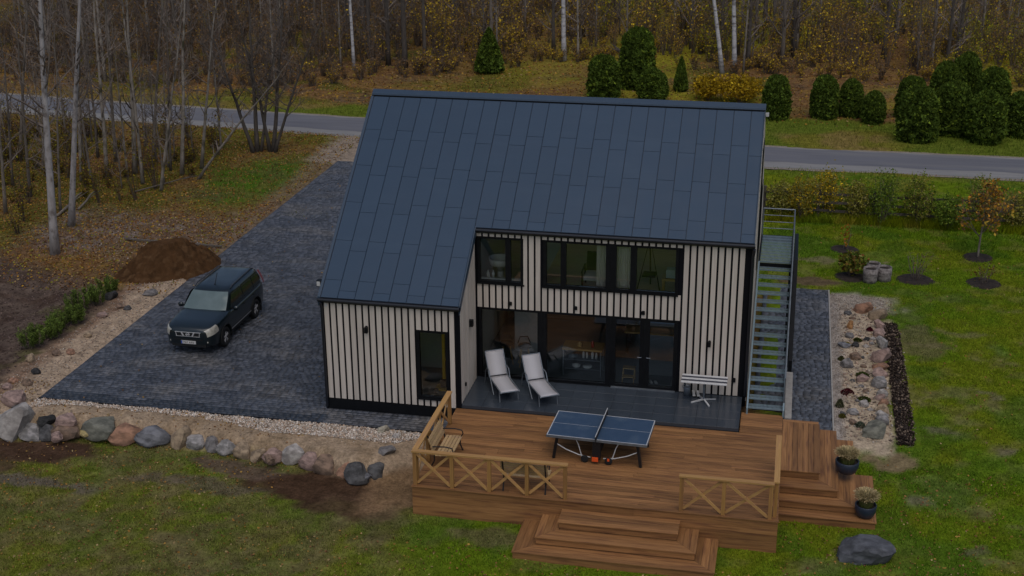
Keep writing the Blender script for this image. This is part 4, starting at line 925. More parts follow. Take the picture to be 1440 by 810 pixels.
# cabin shell
LV = [(.98, 1.12, -2.29, .855), (1.06, 1.02, -2.28, .85), (1.20, .84, -2.25, .82), (1.35, .64, -2.20, .78), (1.50, .45, -2.13, .735), (1.575, .34, -2.07, .70), (1.625, .20, -1.98, .65), (1.655, -.05, -1.85, .56), (1.667, -.5, -1.5, .40)]
def cab(z): return tuple(np.interp(z, [l[0] for l in LV], [l[i] for l in LV]) for i in (1, 2, 3))
def outline(xf, xr_, w, n=40, e=.28):
    cx, hx = (xf+xr_)/2, (xf-xr_)/2; o = []
    for k in range(n):
        a = 2*math.pi*k/n; ca, sa = math.cos(a), math.sin(a); o.append((cx+hx*math.copysign(abs(ca)**e, ca), w*math.copysign(abs(sa)**e, sa)))
    return o
m = MB(); n = 40
for z, xf, xr_, w_ in LV: m.v += [(x, y, z) for x, y in outline(xf, xr_, w_, n)]
for i in range(len(LV)-1):
    for j in range(n): m.f.append((i*n+j, i*n+(j+1) % n, (i+1)*n+(j+1) % n, (i+1)*n+j)); m.mi.append(0)
m.f.append(tuple((len(LV)-1)*n+j for j in range(n))); m.mi.append(0)
m.build('cabin', 'car_paint', car, True)
def patch(name, f, nu, nv, mat, th=.006, par=car):
    """sheet through f(u,v), thickened outwards along its normal"""
    g = [[Vector(f(i/nu, j/nv)) for j in range(nv+1)] for i in range(nu+1)]; m = MB()
    m.v = [tuple(p) for r in g for p in r]; m.f = [(i*(nv+1)+j, (i+1)*(nv+1)+j, (i+1)*(nv+1)+j+1, i*(nv+1)+j+1) for i in range(nu) for j in range(nv)]; m.mi = [0]*len(m.f)
    return m.build(name, mat, par, True)
def windscreen(u, v):
    z = 1.11+.45*v; xf, xr_, w_ = cab(z); s = 2*u-1; y = s*(w_-.075); return (xf+.012-.05*abs(s)**3, y, z+.008)
patch('windscreen', windscreen, 10, 6, 'windscreen_glass')
def rearglass(u, v): z = 1.12+.42*v; xf, xr_, w_ = cab(z); s = 2*u-1; return (xr_-.012+.05*abs(s)**3, s*(w_-.10), z)
patch('rear_window', rearglass, 8, 4, 'side_glass')
for s in (-1, 1):
    for xa0, xa1, xb0, xb1 in ((.72, .34, -.40, -.40), (-.47, -.47, -1.28, -1.28), (-1.36, -1.36, -2.0, -1.86)):
        def sideg(u, v, s=s, q=(xa0, xa1, xb0, xb1)):
            z = 1.12+.41*v; xf, xr_, w_ = cab(z); xa = q[0]+(q[1]-q[0])*v; xb = q[2]+(q[3]-q[2])*v
            return (xa+(xb-xa)*u, s*(w_+.008), z)
        patch('side_window', sideg, 5, 3, 'side_glass')
    MB().tube([(.12, s*.64, 1.63), (-.03, s*.64, 1.69), (-1.75, s*.61, 1.69), (-1.92, s*.60, 1.62)], .020, 8).build('roof_rail', 'rail_dark', car)
    m = MB(); m.lathe([(0, -.09), (.07, -.08), (.09, 0), (.07, .07), (0, .09)], n=14); q = m.build('mirror', 'car_paint', car, True); q.location = (.62, s*1.0, 1.12); q.scale = (.75, 1.15, .85)
    MB().bar((.62, s*.86, 1.08), (.62, s*.95, 1.10), .05, .05).build('mirror_arm', 'car_trim', car)
    def lens(u, v, s=s):
        x = 2.285-.46*u*(1-.15*v); tt = .50+.29*v*(1-.2*u); y, z = bdy(x, tt); return (x+.012*(1-u), s*(y+.012), z+.010)
    patch('headlight', lens, 8, 5, 'lamp_lens')
    def tail(u, v, s=s):
        z = 1.0+.52*v; xf, xr_, w_ = cab(max(z, .99)); return (xr_+.13-.16*u, s*(w_+.010-.03*u), z)
    patch('tail_light', tail, 4, 6, 'tail_red')
    for x in (-.28, -1.15):
        MB().bar((x, s*.912, .93), (x-.16, s*.912, .93), .02, .03).build('door_handle', 'car_trim', car)
    def sillp(u, v, s=s): x = .85-1.72*u; y, z = bdy(x, .17+.14*v); return (x, s*(y+.01), z)
    patch('sill_trim', sillp, 6, 2, 'car_trim')
    def moulding(u, v, s=s): x = .86-1.74*u; y, z = bdy(x, .30+.03*v); return (x, s*(y+.012), z)
    patch('side_moulding', moulding, 6, 1, 'alloy')
    for xw in (1.315, -1.315):
        m = MB(); a0 = []
        for k in range(15):
            a = math.pi*(-.06+1.12*k/14); a0.append((xw+.43*math.cos(a), s*.905, .36+.43*math.sin(a)))
        m.tube(a0, .022, 6); m.build('arch_trim', 'car_trim', car)
        ty = MB(); ty.lathe([(.20, -.10), (.30, -.105), (.335, -.085), (.345, -.05), (.345, .05), (.335, .085), (.30, .105), (.20, .10)], (0, 0, 0), 30, 'y', True); ty = ty.build('wheel', 'rubber', car, True); ty.location = (xw, s*.795, .345)
        rm = MB(); rm.lathe([(.205, -.05), (.225, .05), (.235, .085), (.215, .09), (.205, .06)], (0, 0, 0), 30, 'y', True)
        for k in range(5):
            for dq in (-.13, .13):
                a = 2*math.pi*k/5+.3; rm.bar((.05*math.cos(a), .075, .05*math.sin(a)), (.215*math.cos(a+dq), .07, .215*math.sin(a+dq)), .03, .035, (0, 1, 0))
        rm.lathe([(0, .095), (.055, .09), (.06, .06), (0, .05)], (0, 0, 0), 16, 'y'); r_ = rm.build('rim', 'alloy', ty, False); r_.scale = (1, s, 1)
        dk = MB(); dk.lathe([(0, .0), (.20, .0), (.20, .012), (0, .012)], (0, 0, 0), 20, 'y'); d_ = dk.build('brake_disc', 'car_trim', ty); d_.scale = (1, s, 1)
MB().box(2.262, 2.326, -.43, .43, .70, .83).build('grille', 'car_trim', car)
m = MB(); m.box(2.29, 2.336, -.45, .45, .83, .846); m.box(2.30, 2.336, -.42, .42, .686, .70); m.build('grille_frame', 'chrome', car)
for s in (-1, 1): MB().bar((2.335, s*.15, .70), (2.335, s*.22, .83), .045, .02, (1, 0, 0)).build('grille_bar', 'chrome', car); MB().bar((2.33, s*.40, .70), (2.33, s*.42, .83), .02, .02, (1, 0, 0)).build('grille_bar', 'chrome', car)
m = MB(); m.lathe([(.052, .0), (.066, .0), (.066, .02), (.052, .02)], (2.33, 0, .765), 20, 'x', True); m.box(2.33, 2.348, -.075, .075, .752, .778); m.build('emblem', 'chrome', car)
MB().box(2.24, 2.322, -.50, .50, .555, .60).build('air_intake', 'car_trim', car); MB().box(2.15, 2.30, -.60, .60, .32, .41).build('lower_bumper', 'car_trim', car)
m = MB(); m.box(2.322, 2.335, -.26, .26, .43, .54); pl = m.build('number_plate', 'plate_white', car); MB().box(2.3352, 2.337, -.258, -.215, .432, .538).build('plate_band', 'plate_blue', pl)
for k, (a, w_) in enumerate(((-.17, .045), (-.115, .045), (-.06, .045), (.03, .05), (.09, .05), (.15, .05))):
    q = .455 if k % 2 else .515; r = .475 if k % 2 else .495; m = MB(); m.prism([(0, 0)]*0 or [(a, .455), (a+w_*.35, .455), (a+w_*.8, q), (a+w_*.8, r), (a+w_*.35, .515), (a, .515)], 2.3352, 2.3368); m.v = [(z, x, y) for x, y, z in m.v]; m.build('plate_mark', 'plate_ink', pl)
for s in (-1, 1):
    m = MB(); m.lathe([(0, .0), (.06, .0), (.06, .02), (0, .03)], (2.225, s*.64, .50), 14, 'x'); m.build('fog_light', 'car_trim', car); m = MB(); m.lathe([(0, .0), (.038, .0), (.038, .025), (0, .035)], (2.245, s*.64, .50), 14, 'x'); m.build('fog_lens', 'lamp_lens', car)
m = MB(); m.tube([(.98, .55, 1.07), (.90, .05, 1.10), (.86, -.15, 1.125)], .011, 5); m.tube([(.98, -.05, 1.075), (.91, -.5, 1.10)], .011, 5); m.build('wiper', 'car_trim', car)
m = MB(); m.tube([(-.05, 0, 1.66), (-.30, 0, 1.98)], .012, 6); m.lathe([(0, 0), (.03, 0), (.018, .03), (0, .03)], (-.05, 0, 1.655), 10); m.build('antenna', 'car_trim', car)
m = MB(); m.lathe([(0, -.03), (.05, -.02), (.06, .02), (0, .03)], n=10); q = m.build('rear_view_mirror', 'car_trim', car, True); q.location = (.33, 0, 1.51); q.scale = (.5, 1.4, .6)
m = MB(); m.box(-2.0, 2.0, -.62, .62, .22, .40); m.build('underbody', 'car_trim', car)
for s in (-1, 1): MB().box(-1.80, -1.76, s*.80-.1, s*.80+.1, .10, .32).build('mud_flap', 'rubber', car)

# ---- planters with ornamental grass
def planter(loc, r, h, label, gr):
    t = tag(empty('planter', loc), label, 'planter', 'grass planters on the steps')
    MB().lathe([(0, 0), (r*.62, 0), (r*.80, h*.15), (r*.98, h*.55), (r, h*.95), (r*.95, h), (r*.88, h*.97), (r*.88, h*.8)], n=28).build('pot', 'pot_blue', t, True)
    MB().lathe([(0, h*.86), (r*.9, h*.85)], n=20).build('soil', 'mulch', t)
    V, F, Cc = [], [], []
    for k in range(1300):
        a = npr.rand()*6.283; rr = r*.6*math.sqrt(npr.rand()); b = npr.rand()**.6*gr; hh = gr*(.8+.5*npr.rand()); le = .15+.8*npr.rand()
        x, y = rr*math.cos(a), rr*math.sin(a); a2 = a+npr.normal(0, .5); dx, dy = math.cos(a2)*le*hh*.55, math.sin(a2)*le*hh*.55; o = len(V)
        wx, wy = -math.sin(a2)*.004, math.cos(a2)*.004; pale = npr.rand()
        p = [(x-wx, y-wy, h*.85), (x+wx, y+wy, h*.85), (x+dx*.4+wx, y+dy*.4+wy, h*.85+hh*.72), (x+dx*.4-wx, y+dy*.4-wy, h*.85+hh*.72), (x+dx+wx*2.4, y+dy+wy*2.4, h*.85+hh*(1-.3*le)), (x+dx-wx*2.4, y+dy-wy*2.4, h*.85+hh*(1-.3*le))]
        V += p; F += [(o, o+1, o+2, o+3), (o+3, o+2, o+4, o+5)]
        g = np.array((.12, .15, .03)); s_ = np.array((.66, .52, .29))*(.6+.5*pale); Cc += [g, g, g*.5+s_*.5, g*.5+s_*.5, s_, s_]
    link('grass', arr_mesh('grass', V, F, 'leaf', np.array(Cc)), t)
planter((15.27, -1.42, .127), .32, .36, 'dark blue round planter of feathery pale grass on the upper side step', .34)
planter((15.74, -2.93, -.322), .28, .36, 'dark blue round planter of feathery pale grass on the lowest side step', .38)
ROW = [(-9.12, -2.51, -0.53, 0.98, 0.8, 0.72, 'pale'), (-8.47, -2.59, -0.53, 0.68, 0.54, 0.26, 'light'), (-7.96, -2.59, -0.53, 0.52, 0.41, 0.29, 'dark'), (-7.34, -2.43, -0.53, 0.76, 0.61, 0.29, 'brown'), (-6.33, -2.22, -0.53, 0.96, 0.76, 0.43, 'green'), (-5.42, -2.31, -0.53, 0.84, 0.67, 0.43, 'orange'), (-4.59, -2.27, -0.53, 0.89, 0.71, 0.39, 'blue'), (-3.79, -2.3, -0.53, 0.58, 0.47, 0.45, 'tan'), (-3.24, -2.29, -0.53, 0.56, 0.45, 0.31, 'light'), (-2.71, -2.4, -0.53, 0.36, 0.29, 0.33, 'grey'), (-2.23, -2.43, -0.53, 0.51, 0.41, 0.3, 'light'), (-1.7, -2.58, -0.53, 0.42, 0.34, 0.29, 'tan'), (-1.26, -2.61, -0.53, 0.46, 0.37, 0.23, 'tan'), (-0.7, -2.65, -0.53, 0.54, 0.43, 0.3, 'pink'), (-0.14, -2.6, -0.53, 0.52, 0.42, 0.37, 'pale'), (0.44, -2.83, -0.53, 0.49, 0.4, 0.31, 'pink'), (0.99, -3.01, -0.53, 0.53, 0.42, 0.36, 'brown'), (1.56, -3.08, -0.53, 0.51, 0.41, 0.32, 'orange'), (2.0, -3.38, -0.53, 0.56, 0.45, 0.41, 'dark'), (2.45, -3.05, -0.53, 0.56, 0.45, 0.31, 'dark')]
BACK = [(-9.53, -1.53, -0.12, 0.84, 0.67, 0.41, 'pink'), (-9.15, -1.94, -0.12, 0.44, 0.35, 0.2, 'dark'), (-8.11, -2.31, -0.12, 0.63, 0.51, 0.25, 'black'), (-7.42, -2.26, -0.12, 0.65, 0.52, 0.36, 'pink'), (-7.37, -2.98, -0.12, 0.33, 0.27, 0.26, 'pink'), (-6.71, -2.45, -0.12, 0.53, 0.43, 0.17, 'yellow'), (-0.7, -3.08, -0.12, 0.31, 0.25, 0.24, 'brown'), (2.2, -3.41, -0.12, 0.42, 0.34, 0.16, 'blue'), (2.58, -2.48, -0.12, 0.57, 0.45, 0.18, 'grey'), (2.11, -1.29, -0.12, 0.38, 0.3, 0.23, 'cream'), (2.61, -1.57, -0.12, 0.21, 0.17, 0.15, 'pale')]
STRIP = [(-10.95, 7.21, -0.02, 0.52, 0.42, 0.29, 'black'), (-9.68, 7.92, -0.02, 0.57, 0.46, 0.18, 'grey'), (-10.19, 6.52, -0.02, 0.38, 0.3, 0.12, 'brown'), (-9.81, 6.35, -0.02, 0.29, 0.23, 0.16, 'dark'), (-10.38, 5.56, -0.02, 0.4, 0.32, 0.14, 'pink'), (-9.93, 3.68, -0.02, 0.28, 0.23, 0.18, 'tan'), (-9.75, 2.18, -0.02, 0.32, 0.26, 0.14, 'orange'), (-10.16, 1.97, -0.02, 0.3, 0.24, 0.15, 'brown'), (-10.66, 1.28, -0.02, 0.3, 0.24, 0.28, 'tan'), (-9.98, 0.45, -0.02, 0.32, 0.25, 0.19, 'black'), (-9.84, -0.35, -0.02, 0.33, 0.27, 0.18, 'brown'), (-10.38, -0.25, -0.02, 0.29, 0.23, 0.14, 'orange'), (-10.31, -0.72, -0.02, 0.29, 0.23, 0.17, 'pink')]
OUTER = [(16.08, 11.12, -0.1, 0.52, 0.42, 0.3, 'orange'), (16.55, 10.53, -0.1, 0.54, 0.43, 0.29, 'tan'), (16.63, 9.6, -0.1, 0.31, 0.24, 0.23, 'pink'), (16.6, 8.9, -0.1, 0.33, 0.26, 0.2, 'pink'), (16.65, 7.9, -0.1, 0.3, 0.24, 0.32, 'light'), (16.5, 6.81, -0.1, 0.5, 0.4, 0.35, 'pink'), (16.47, 6.15, -0.1, 0.45, 0.36, 0.15, 'orange'), (16.47, 5.57, -0.1, 0.37, 0.3, 0.22, 'pink'), (16.43, 4.74, -0.1, 0.37, 0.29, 0.26, 'light'), (16.47, 4.08, -0.1, 0.25, 0.2, 0.19, 'pale'), (16.38, 3.87, -0.1, 0.29, 0.24, 0.13, 'pink'), (16.46, 3.42, -0.1, 0.27, 0.22, 0.18, 'orange'), (16.45, 2.88, -0.1, 0.29, 0.23, 0.24, 'tan'), (16.39, 2.43, -0.1, 0.29, 0.23, 0.24, 'pale'), (16.4, 2.26, -0.25, 0.31, 0.25, 0.21, 'light'), (16.12, 1.61, -0.25, 0.86, 0.69, 0.27, 'green')]
INNER = [(15.64, 9.31, -0.04, 0.25, 0.2, 0.24, 'rust'), (15.6, 10.72, -0.04, 0.26, 0.21, 0.11, 'dark'), (15.74, 10.31, -0.04, 0.21, 0.16, 0.07, 'brown'), (15.6, 8.54, -0.04, 0.27, 0.22, 0.13, 'grey'), (16.15, 8.45, -0.04, 0.25, 0.2, 0.08, 'black'), (15.79, 7.87, -0.04, 0.22, 0.18, 0.13, 'black'), (15.42, 7.8, -0.04, 0.42, 0.33, 0.13, 'blue'), (15.76, 6.88, -0.04, 0.34, 0.27, 0.18, 'brown'), (15.49, 6.15, -0.04, 0.38, 0.3, 0.22, 'grey'), (15.91, 5.15, -0.04, 0.35, 0.28, 0.17, 'pink'), (15.91, 3.29, -0.04, 0.27, 0.21, 0.16, 'pale'), (15.56, 2.74, -0.04, 0.33, 0.26, 0.14, 'light'), (15.27, 2.63, -0.04, 0.18, 0.14, 0.08, 'dark'), (15.54, 2.12, -0.04, 0.24, 0.19, 0.11, 'brown'), (16.13, 7.87, -0.04, 0.2, 0.16, 0.09, 'pale'), (15.99, 6.17, -0.04, 0.19, 0.15, 0.08, 'brown'), (15.62, 5.03, -0.04, 0.16, 0.13, 0.06, 'dark'), (15.87, 4.64, -0.04, 0.16, 0.13, 0.06, 'grey'), (16.01, 4.32, -0.04, 0.21, 0.16, 0.08, 'brown'), (16.37, 8.53, -0.04, 0.17, 0.14, 0.09, 'pale'), (16.33, 8.14, -0.04, 0.15, 0.12, 0.07, 'light'), (16.09, 3.04, -0.04, 0.18, 0.14, 0.08, 'pale'), (16.13, 2.5, -0.04, 0.15, 0.12, 0.06, 'tan'), (15.73, 3.57, -0.04, 0.13, 0.11, 0.07, 'grey'), (15.53, 3.9, -0.04, 0.18, 0.14, 0.08, 'tan'), (15.99, 6.92, -0.04, 0.14, 0.12, 0.07, 'dark')]
LTREES = [(-15.7, 11.62, 0.069, 0.37), (-16.82, 14.94, 0.173, 0.29), (-20.85, 18.51, 0.068, 0.17), (-19.88, 21.46, 0.069, 0.18), (-18.85, 22.03, 0.049, 0.22), (-19.94, 25.01, 0.042, 0.19), (-21.24, 25.61, 0.04, 0.15), (-17.94, 23.1, 0.094, 0.25), (-16.81, 21.66, 0.012, 0.18), (-17.85, 24.85, 0.154, 0.18), (-15.43, 20.7, 0.217, 0.17), (-15.56, 23.28, 0.109, 0.21), (-15.12, 24.54, 0.193, 0.18), (-14.52, 22.71, 0.85, 0.21), (-18.23, 16.55, 0.102, 0.13), (-22.69, 20.07, 0.088, 0.14), (-20.64, 16.1, 0.078, 0.17), (-22.75, 22.87, 0.169, 0.15), (-16.5, 24.02, 0.069, 0.14), (-18.95, 20.77, -0.041, 0.14), (-24.97, 24.5, 0.207, 0.19)]
# ================================================================== ROCKS
ROCK_SHAPES = []
def make_rock_shape(seed, l0=.45, l1=.85):
    bm = bmesh.new(); bmesh.ops.create_icosphere(bm, subdivisions=3, radius=1); r = np.random.RandomState(seed)
    co = np.array([v.co for v in bm.verts])
    for k in range(13):                                    # knock flat facets off
        d = r.normal(size=3); d /= np.linalg.norm(d); lim = r.uniform(l0, l1); dt = co@d; ov = np.clip(dt-lim, 0, None); co -= ov[:, None]*d*.92
    nz = sum((vnoise(co[:, 0]*s+co[:, 2]*1.7*s, co[:, 1]*s-co[:, 2]*1.3*s, 1, seed+k)-.5)*a for k, (s, a) in enumerate(((1.5, .20), (3.2, .14), (7, .09))))
    co *= (1+nz)[:, None]
    co[:, 2] = np.where(co[:, 2] < -.55, -.55-(co[:, 2]+.55)*-.15, co[:, 2])
    mn, mx = co.min(0), co.max(0); co[:, :2] = (co[:, :2]-(mn+mx)[:2]/2)/(mx-mn)[:2]; co[:, 2] = (co[:, 2]-mn[2])/(mx[2]-mn[2])
    for v, c in zip(bm.verts, co): v.co = c
    me = bpy.data.meshes.new('rock'); bm.to_mesh(me); bm.free()
    me.polygons.foreach_set('use_smooth', [True]*len(me.polygons))
    me.set_sharp_from_angle(angle=R(24))
    return me
ROCK_SHAPES = [make_rock_shape(s) for s in range(8)]+[make_rock_shape(43, .74, .97)]; ROCK_M = {}
def rock(name, x, y, z, w, d, h, col, rz, label, cat, group, k=None, sink=.12):
    k = rnd.randrange(8) if k is None else k
    if (k, col) not in ROCK_M:
        me = ROCK_SHAPES[k].copy(); me.materials.append(MATS['rock_'+col]); ROCK_M[(k, col)] = me
    o = link(name, ROCK_M[(k, col)]); o.location = (x, y, z-sink*h); o.scale = (w*1.06, d*1.06, h*1.12); o.rotation_euler = (rnd.uniform(-.08, .08), rnd.uniform(-.08, .08), rz)
    return tag(o, label, cat, group)
ORD = ['first', 'second', 'third', 'fourth', 'fifth', 'sixth', 'seventh', 'eighth', 'ninth', 'tenth', 'eleventh', 'twelfth', 'thirteenth', 'fourteenth', 'fifteenth', 'sixteenth', 'seventeenth', 'eighteenth', 'nineteenth', 'twentieth',
       'twenty-first', 'twenty-second', 'twenty-third', 'twenty-fourth', 'twenty-fifth', 'twenty-sixth', 'twenty-seventh', 'twenty-eighth', 'twenty-ninth', 'thirtieth']
CN = {'pale': 'pale grey', 'light': 'light grey', 'grey': 'grey', 'dark': 'dark grey', 'black': 'blackish', 'brown': 'brown', 'green': 'greenish grey', 'orange': 'reddish orange', 'blue': 'bluish grey', 'tan': 'tan', 'pink': 'pinkish', 'yellow': 'yellowish', 'cream': 'cream', 'rust': 'rust orange', 'slate': 'slate grey'}
for i, (x, y, z, w, d, h, c) in enumerate(ROW):
    rock('boulder', x, y-.02, z-.04, w*1.24, d*1.2, h*1.22+.08, c, rnd.uniform(-.35, .35), f'{CN[c]} boulder, {ORD[i]} from the left in the retaining row above the front lawn', 'boulder', 'boulders of the retaining row', None, .05)
for i, (x, y, z, w, d, h, c) in enumerate(BACK):
    z2 = float(hgt(x, y)); z2 = max(z2, -.35)
    rock('boulder', x, y, z2-.02, w, d, h, c, rnd.uniform(-.5, .5), f'{CN[c]} stone set behind the retaining row, {ORD[i]} of them from the left', 'boulder', 'stones on the sand behind the row')
for i, (x, y, z, w, d, h, c) in enumerate(sorted(STRIP, key=lambda q: -q[1])):
    rock('stone', x, y, float(hgt(x, y)), w, d, h, c, rnd.uniform(-.6, .6), f'{CN[c]} stone on the sandy strip left of the drive, {ORD[i]} from the soil heap', 'stone', 'stones along the drive')
for i, (x, y, z, w, d, h, c) in enumerate(sorted(OUTER, key=lambda q: q[1])):
    rock('boulder', x, y, float(hgt(x, y))-.03, w*(1.3 if w < .6 else .95), d*(1.3 if w < .6 else .95), h*1.4, c, rnd.uniform(-.6, .6), f'{CN[c]} boulder, {ORD[i]} from the deck in the outer rockery row beside the mulch', 'boulder', 'outer row of the rockery')
for i, (x, y, z, w, d, h, c) in enumerate(sorted(INNER, key=lambda q: q[1])):
    rock('stone', x, y, float(hgt(x, y))-.01, w*1.08, d*1.08, h*1.2, c, rnd.uniform(-.6, .6), f'{CN[c]} small stone, {ORD[i]} from the deck inside the sandy rockery', 'stone', 'small stones in the rockery')
rock('boulder', 15.72, -4.62, float(hgt(15.72, -4.6))-.03, 1.36, .95, .60, 'slate', .15, 'large smooth slate grey boulder lying alone on the lawn by the side steps', 'boulder', None, 8)
# ---- pebbles: white gravel along the drive, scattered chips elsewhere
def pebbles(name, pts, sizes, cols, label):
    n = len(pts); b = np.array([(1, 0, 0), (-1, 0, 0), (0, 1, 0), (0, -1, 0), (0, 0, .8), (0, 0, -.6)]); f = np.array([(0, 2, 4), (2, 1, 4), (1, 3, 4), (3, 0, 4), (2, 0, 5), (1, 2, 5), (3, 1, 5), (0, 3, 5)])
    a = npr.rand(n)*6.28; ca, sa = np.cos(a), np.sin(a); sc = sizes[:, None]*npr.uniform(.55, 1.2, (n, 3)); v = b[None]*sc[:, None, :]*npr.uniform(.75, 1.25, (n, 6, 1))
    x = v[..., 0]*ca[:, None]-v[..., 1]*sa[:, None]; y = v[..., 0]*sa[:, None]+v[..., 1]*ca[:, None]
    V = np.stack([x, y, v[..., 2]], -1)+pts[:, None, :]; Fc = (np.arange(n)[:, None, None]*6+f[None]).reshape(-1, 3)
    o = link(name, arr_mesh(name, V.reshape(-1, 3), Fc, 'pebble', np.repeat(cols, 6, 0))); return stuff(o, label, 'gravel')
def scat(n, x0, x1, y0, y1): return npr.uniform(x0, x1, n), npr.uniform(y0, y1, n)
def xyz(x, y, dz=.0): return np.stack([x, y, hgt(x, y)+dz], -1)
def pickc(n, cols, j=.2):
    c = np.array(cols)[npr.randint(0, len(cols), n)]; return c*npr.uniform(1-j, 1+j, (n, 1))
x, y = scat(15000, -9.0, 3.6, -1.95, -1.08)
wdt = np.interp(x, [-9, -8, -4, -1.5, 0.5, 2.2, 3.0, 3.6], [.5, .3, .27, .55, .95, .85, .5, .1]); keep = (-1.10-y) < 1.2*wdt*(.65+.7*fbm(x, y, 2.5, 3, 61)); x, y = x[keep], y[keep]
pebbles('white_gravel', xyz(x, y, .012), npr.uniform(.016, .046, len(x)), pickc(len(x), [(.56, .50, .43), (.46, .39, .32), (.36, .29, .23), (.62, .57, .52), (.25, .19, .14), (.5, .36, .26)]), 'white gravel strip along the front edge of the drive')
X_, Y_, S_ = [], [], []
for n, r, s in ((1600, (-10.7, -9.0, -1.6, 10), .035), (900, (15.3, 16.7, 1.0, 11.5), .035), (420, (15.35, 16.7, 1.2, 11.3), .065), (350, (-9.5, 4, -2.5, -1.3), .022), (900, (15.3, 17.2, 11.2, 12.7), .022), (2200, (14.98, 15.35, 1.2, 12.9), .016), (300, (16.8, 17.35, 1.0, 10.0), .03), (420, (-16, -9.3, 11, 17), .05)):
    x, y = scat(n, *r); X_.append(x); Y_.append(y); S_.append(npr.uniform(.4, 1.2, n)*s)
x, y, s = map(np.concatenate, (X_, Y_, S_)); pebbles('stone_chips', xyz(x, y, .008), s, pickc(len(x), [(.34, .28, .22), (.25, .20, .16), (.42, .37, .32), (.20, .15, .12), (.36, .26, .2)]), 'small stone chips strewn over sand and rockery')
x, y = scat(3000, -17, -10.9, -1.5, 9.5); kp = y < 8.6-.45*(x+12); x, y = x[kp], y[kp]; pebbles('soil_clods', xyz(x, y, .005), npr.uniform(.015, .06, len(x)), pickc(len(x), [(.10, .07, .06), (.06, .042, .036), (.14, .10, .085), (.08, .055, .045)]), 'crumbly clods on the bare soil left of the drive')['category'] = 'soil clods'
# ---- heap of soil
n_ = 130; uu = np.linspace(-1.25, 1.25, n_); U, V_ = np.meshgrid(uu, uu); r = np.hypot(U, V_)*(1+.18*(fbm(U, V_, 1.8, 3, 71)-.5))
prof = np.clip(1-r, 0, None)**.85*(1-.25*sstep(.0, .35, U)*0); z = 1.35*prof*(.7+.6*fbm(U, V_, 2.4, 4, 73))+(fbm(U, V_, 6, 5, 75)-.5)*.42*np.clip(prof*4, 0, 1)+(fbm(U, V_, 16, 4, 79)-.5)*.22*np.clip(prof*4, 0, 1)
z = np.minimum(z, 1.08+.12*fbm(U, V_, 5, 3, 77)); z = np.where(r > 1.0, -.04-.12*(r-1), z)
cx, cy, ang = -10.25, 10.75, math.radians(52); lx, ly = U*2.15, V_*1.5; px, py = cx+lx*math.cos(ang)-ly*math.sin(ang), cy+lx*math.sin(ang)+ly*math.cos(ang)
id_ = np.arange(n_*n_).reshape(n_, n_); F = np.stack([id_[:-1, :-1], id_[:-1, 1:], id_[1:, 1:], id_[1:, :-1]], -1).reshape(-1, 4)
tag(link('soil_heap', arr_mesh('soil_heap', np.stack([px, py, z+hgt(cx, cy)*0], -1).reshape(-1, 3), F, 'soil_pile', None, True)), 'heap of dark brown soil at the left edge of the drive behind the car', 'soil heap')
# ---- mulch bed and mulch rings
def mulch_patch(name, fx, label, n=26, m=60, h=.07):
    V = []; 
    for i in range(n):
        for j in range(m): V.append(fx(i/(n-1), j/(m-1)))
    id_ = np.arange(n*m).reshape(n, m); F = np.stack([id_[:-1, :-1], id_[:-1, 1:], id_[1:, 1:], id_[1:, :-1]], -1).reshape(-1, 4)
    return link(name, arr_mesh(name, np.array(V), F, 'mulch', None, True))
def bedf(u, v):
    y = 1.0+9.1*v; e = (float(fbm(y, 0, 1.3, 3, 81))-.5)*.35; x = 16.76+e*.5+(0.52+.08*math.sin(y*2))*u*(1-.15*v); ed = min(u, 1-u, v*6, (1-v)*6)*4
    return (x, y, float(hgt(x, y))-.03+.075*min(ed, 1)*(.3+1.4*float(fbm(x, y, 5, 4, 83))))
structure(mulch_patch('mulch_bed', bedf, '', 16, 200))
x, y = scat(2600, 16.76, 17.28, 1.05, 10.0); pebbles('bark_chips', xyz(x, y, .035+.04*npr.rand(2600)), npr.uniform(.02, .06, 2600), pickc(2600, [(.02, .014, .012), (.035, .025, .02), (.055, .04, .03), (.025, .018, .015), (.16, .12, .09)]), 'dark bark chips covering the mulch bed')['category'] = 'bark chips'
def ringf(cx, cy, r):
    def f(u, v):
        a = v*2*math.pi; rr = r*u*(1+.2*(float(fbm(math.cos(a)*1.5+cx, math.sin(a)*1.5, 1, 3, 85))-.5)); x, y = cx+rr*math.cos(a)*1.1, cy+rr*math.sin(a)
        return (x, y, float(hgt(x, y))-.02+.07*min(1, (1-u)*4)*(.6+.8*float(fbm(x, y, 7, 3, 87)))+.004)
    return f

# ================================================================== PLANTS
class LB:
    """leaf faces and twigs with per-vertex colour"""
    def __init__(s): s.V = []; s.F = []; s.Cc = []; s.n = 0
    def leaves(s, P_, size, cols, flat=.0, asp=1.6):
        P_ = np.asarray(P_, float); n = len(P_)
        if n == 0: return s
        size = np.broadcast_to(size, (n,)); d = npr.normal(size=(n, 3)); d[:, 2] *= (1-flat); d /= np.linalg.norm(d, axis=1)[:, None]
        e = npr.normal(size=(n, 3)); e -= (e*d).sum(1)[:, None]*d; e /= np.linalg.norm(e, axis=1)[:, None]
        a = d*size[:, None]*asp*.5; b = e*size[:, None]*.5
        V = np.stack([P_-a, P_+b, P_+a, P_-b], 1).reshape(-1, 3)
        F = np.arange(4*n).reshape(n, 4)+s.n; s.V.append(V); s.F.append(F); s.Cc.append(np.repeat(np.broadcast_to(cols, (n, 3)), 4, 0)); s.n += 4*n; return s
    def mesh(s, name, mat): return arr_mesh(name, np.concatenate(s.V), np.concatenate(s.F), mat, np.concatenate(s.Cc))
def tri_fix(me): return me
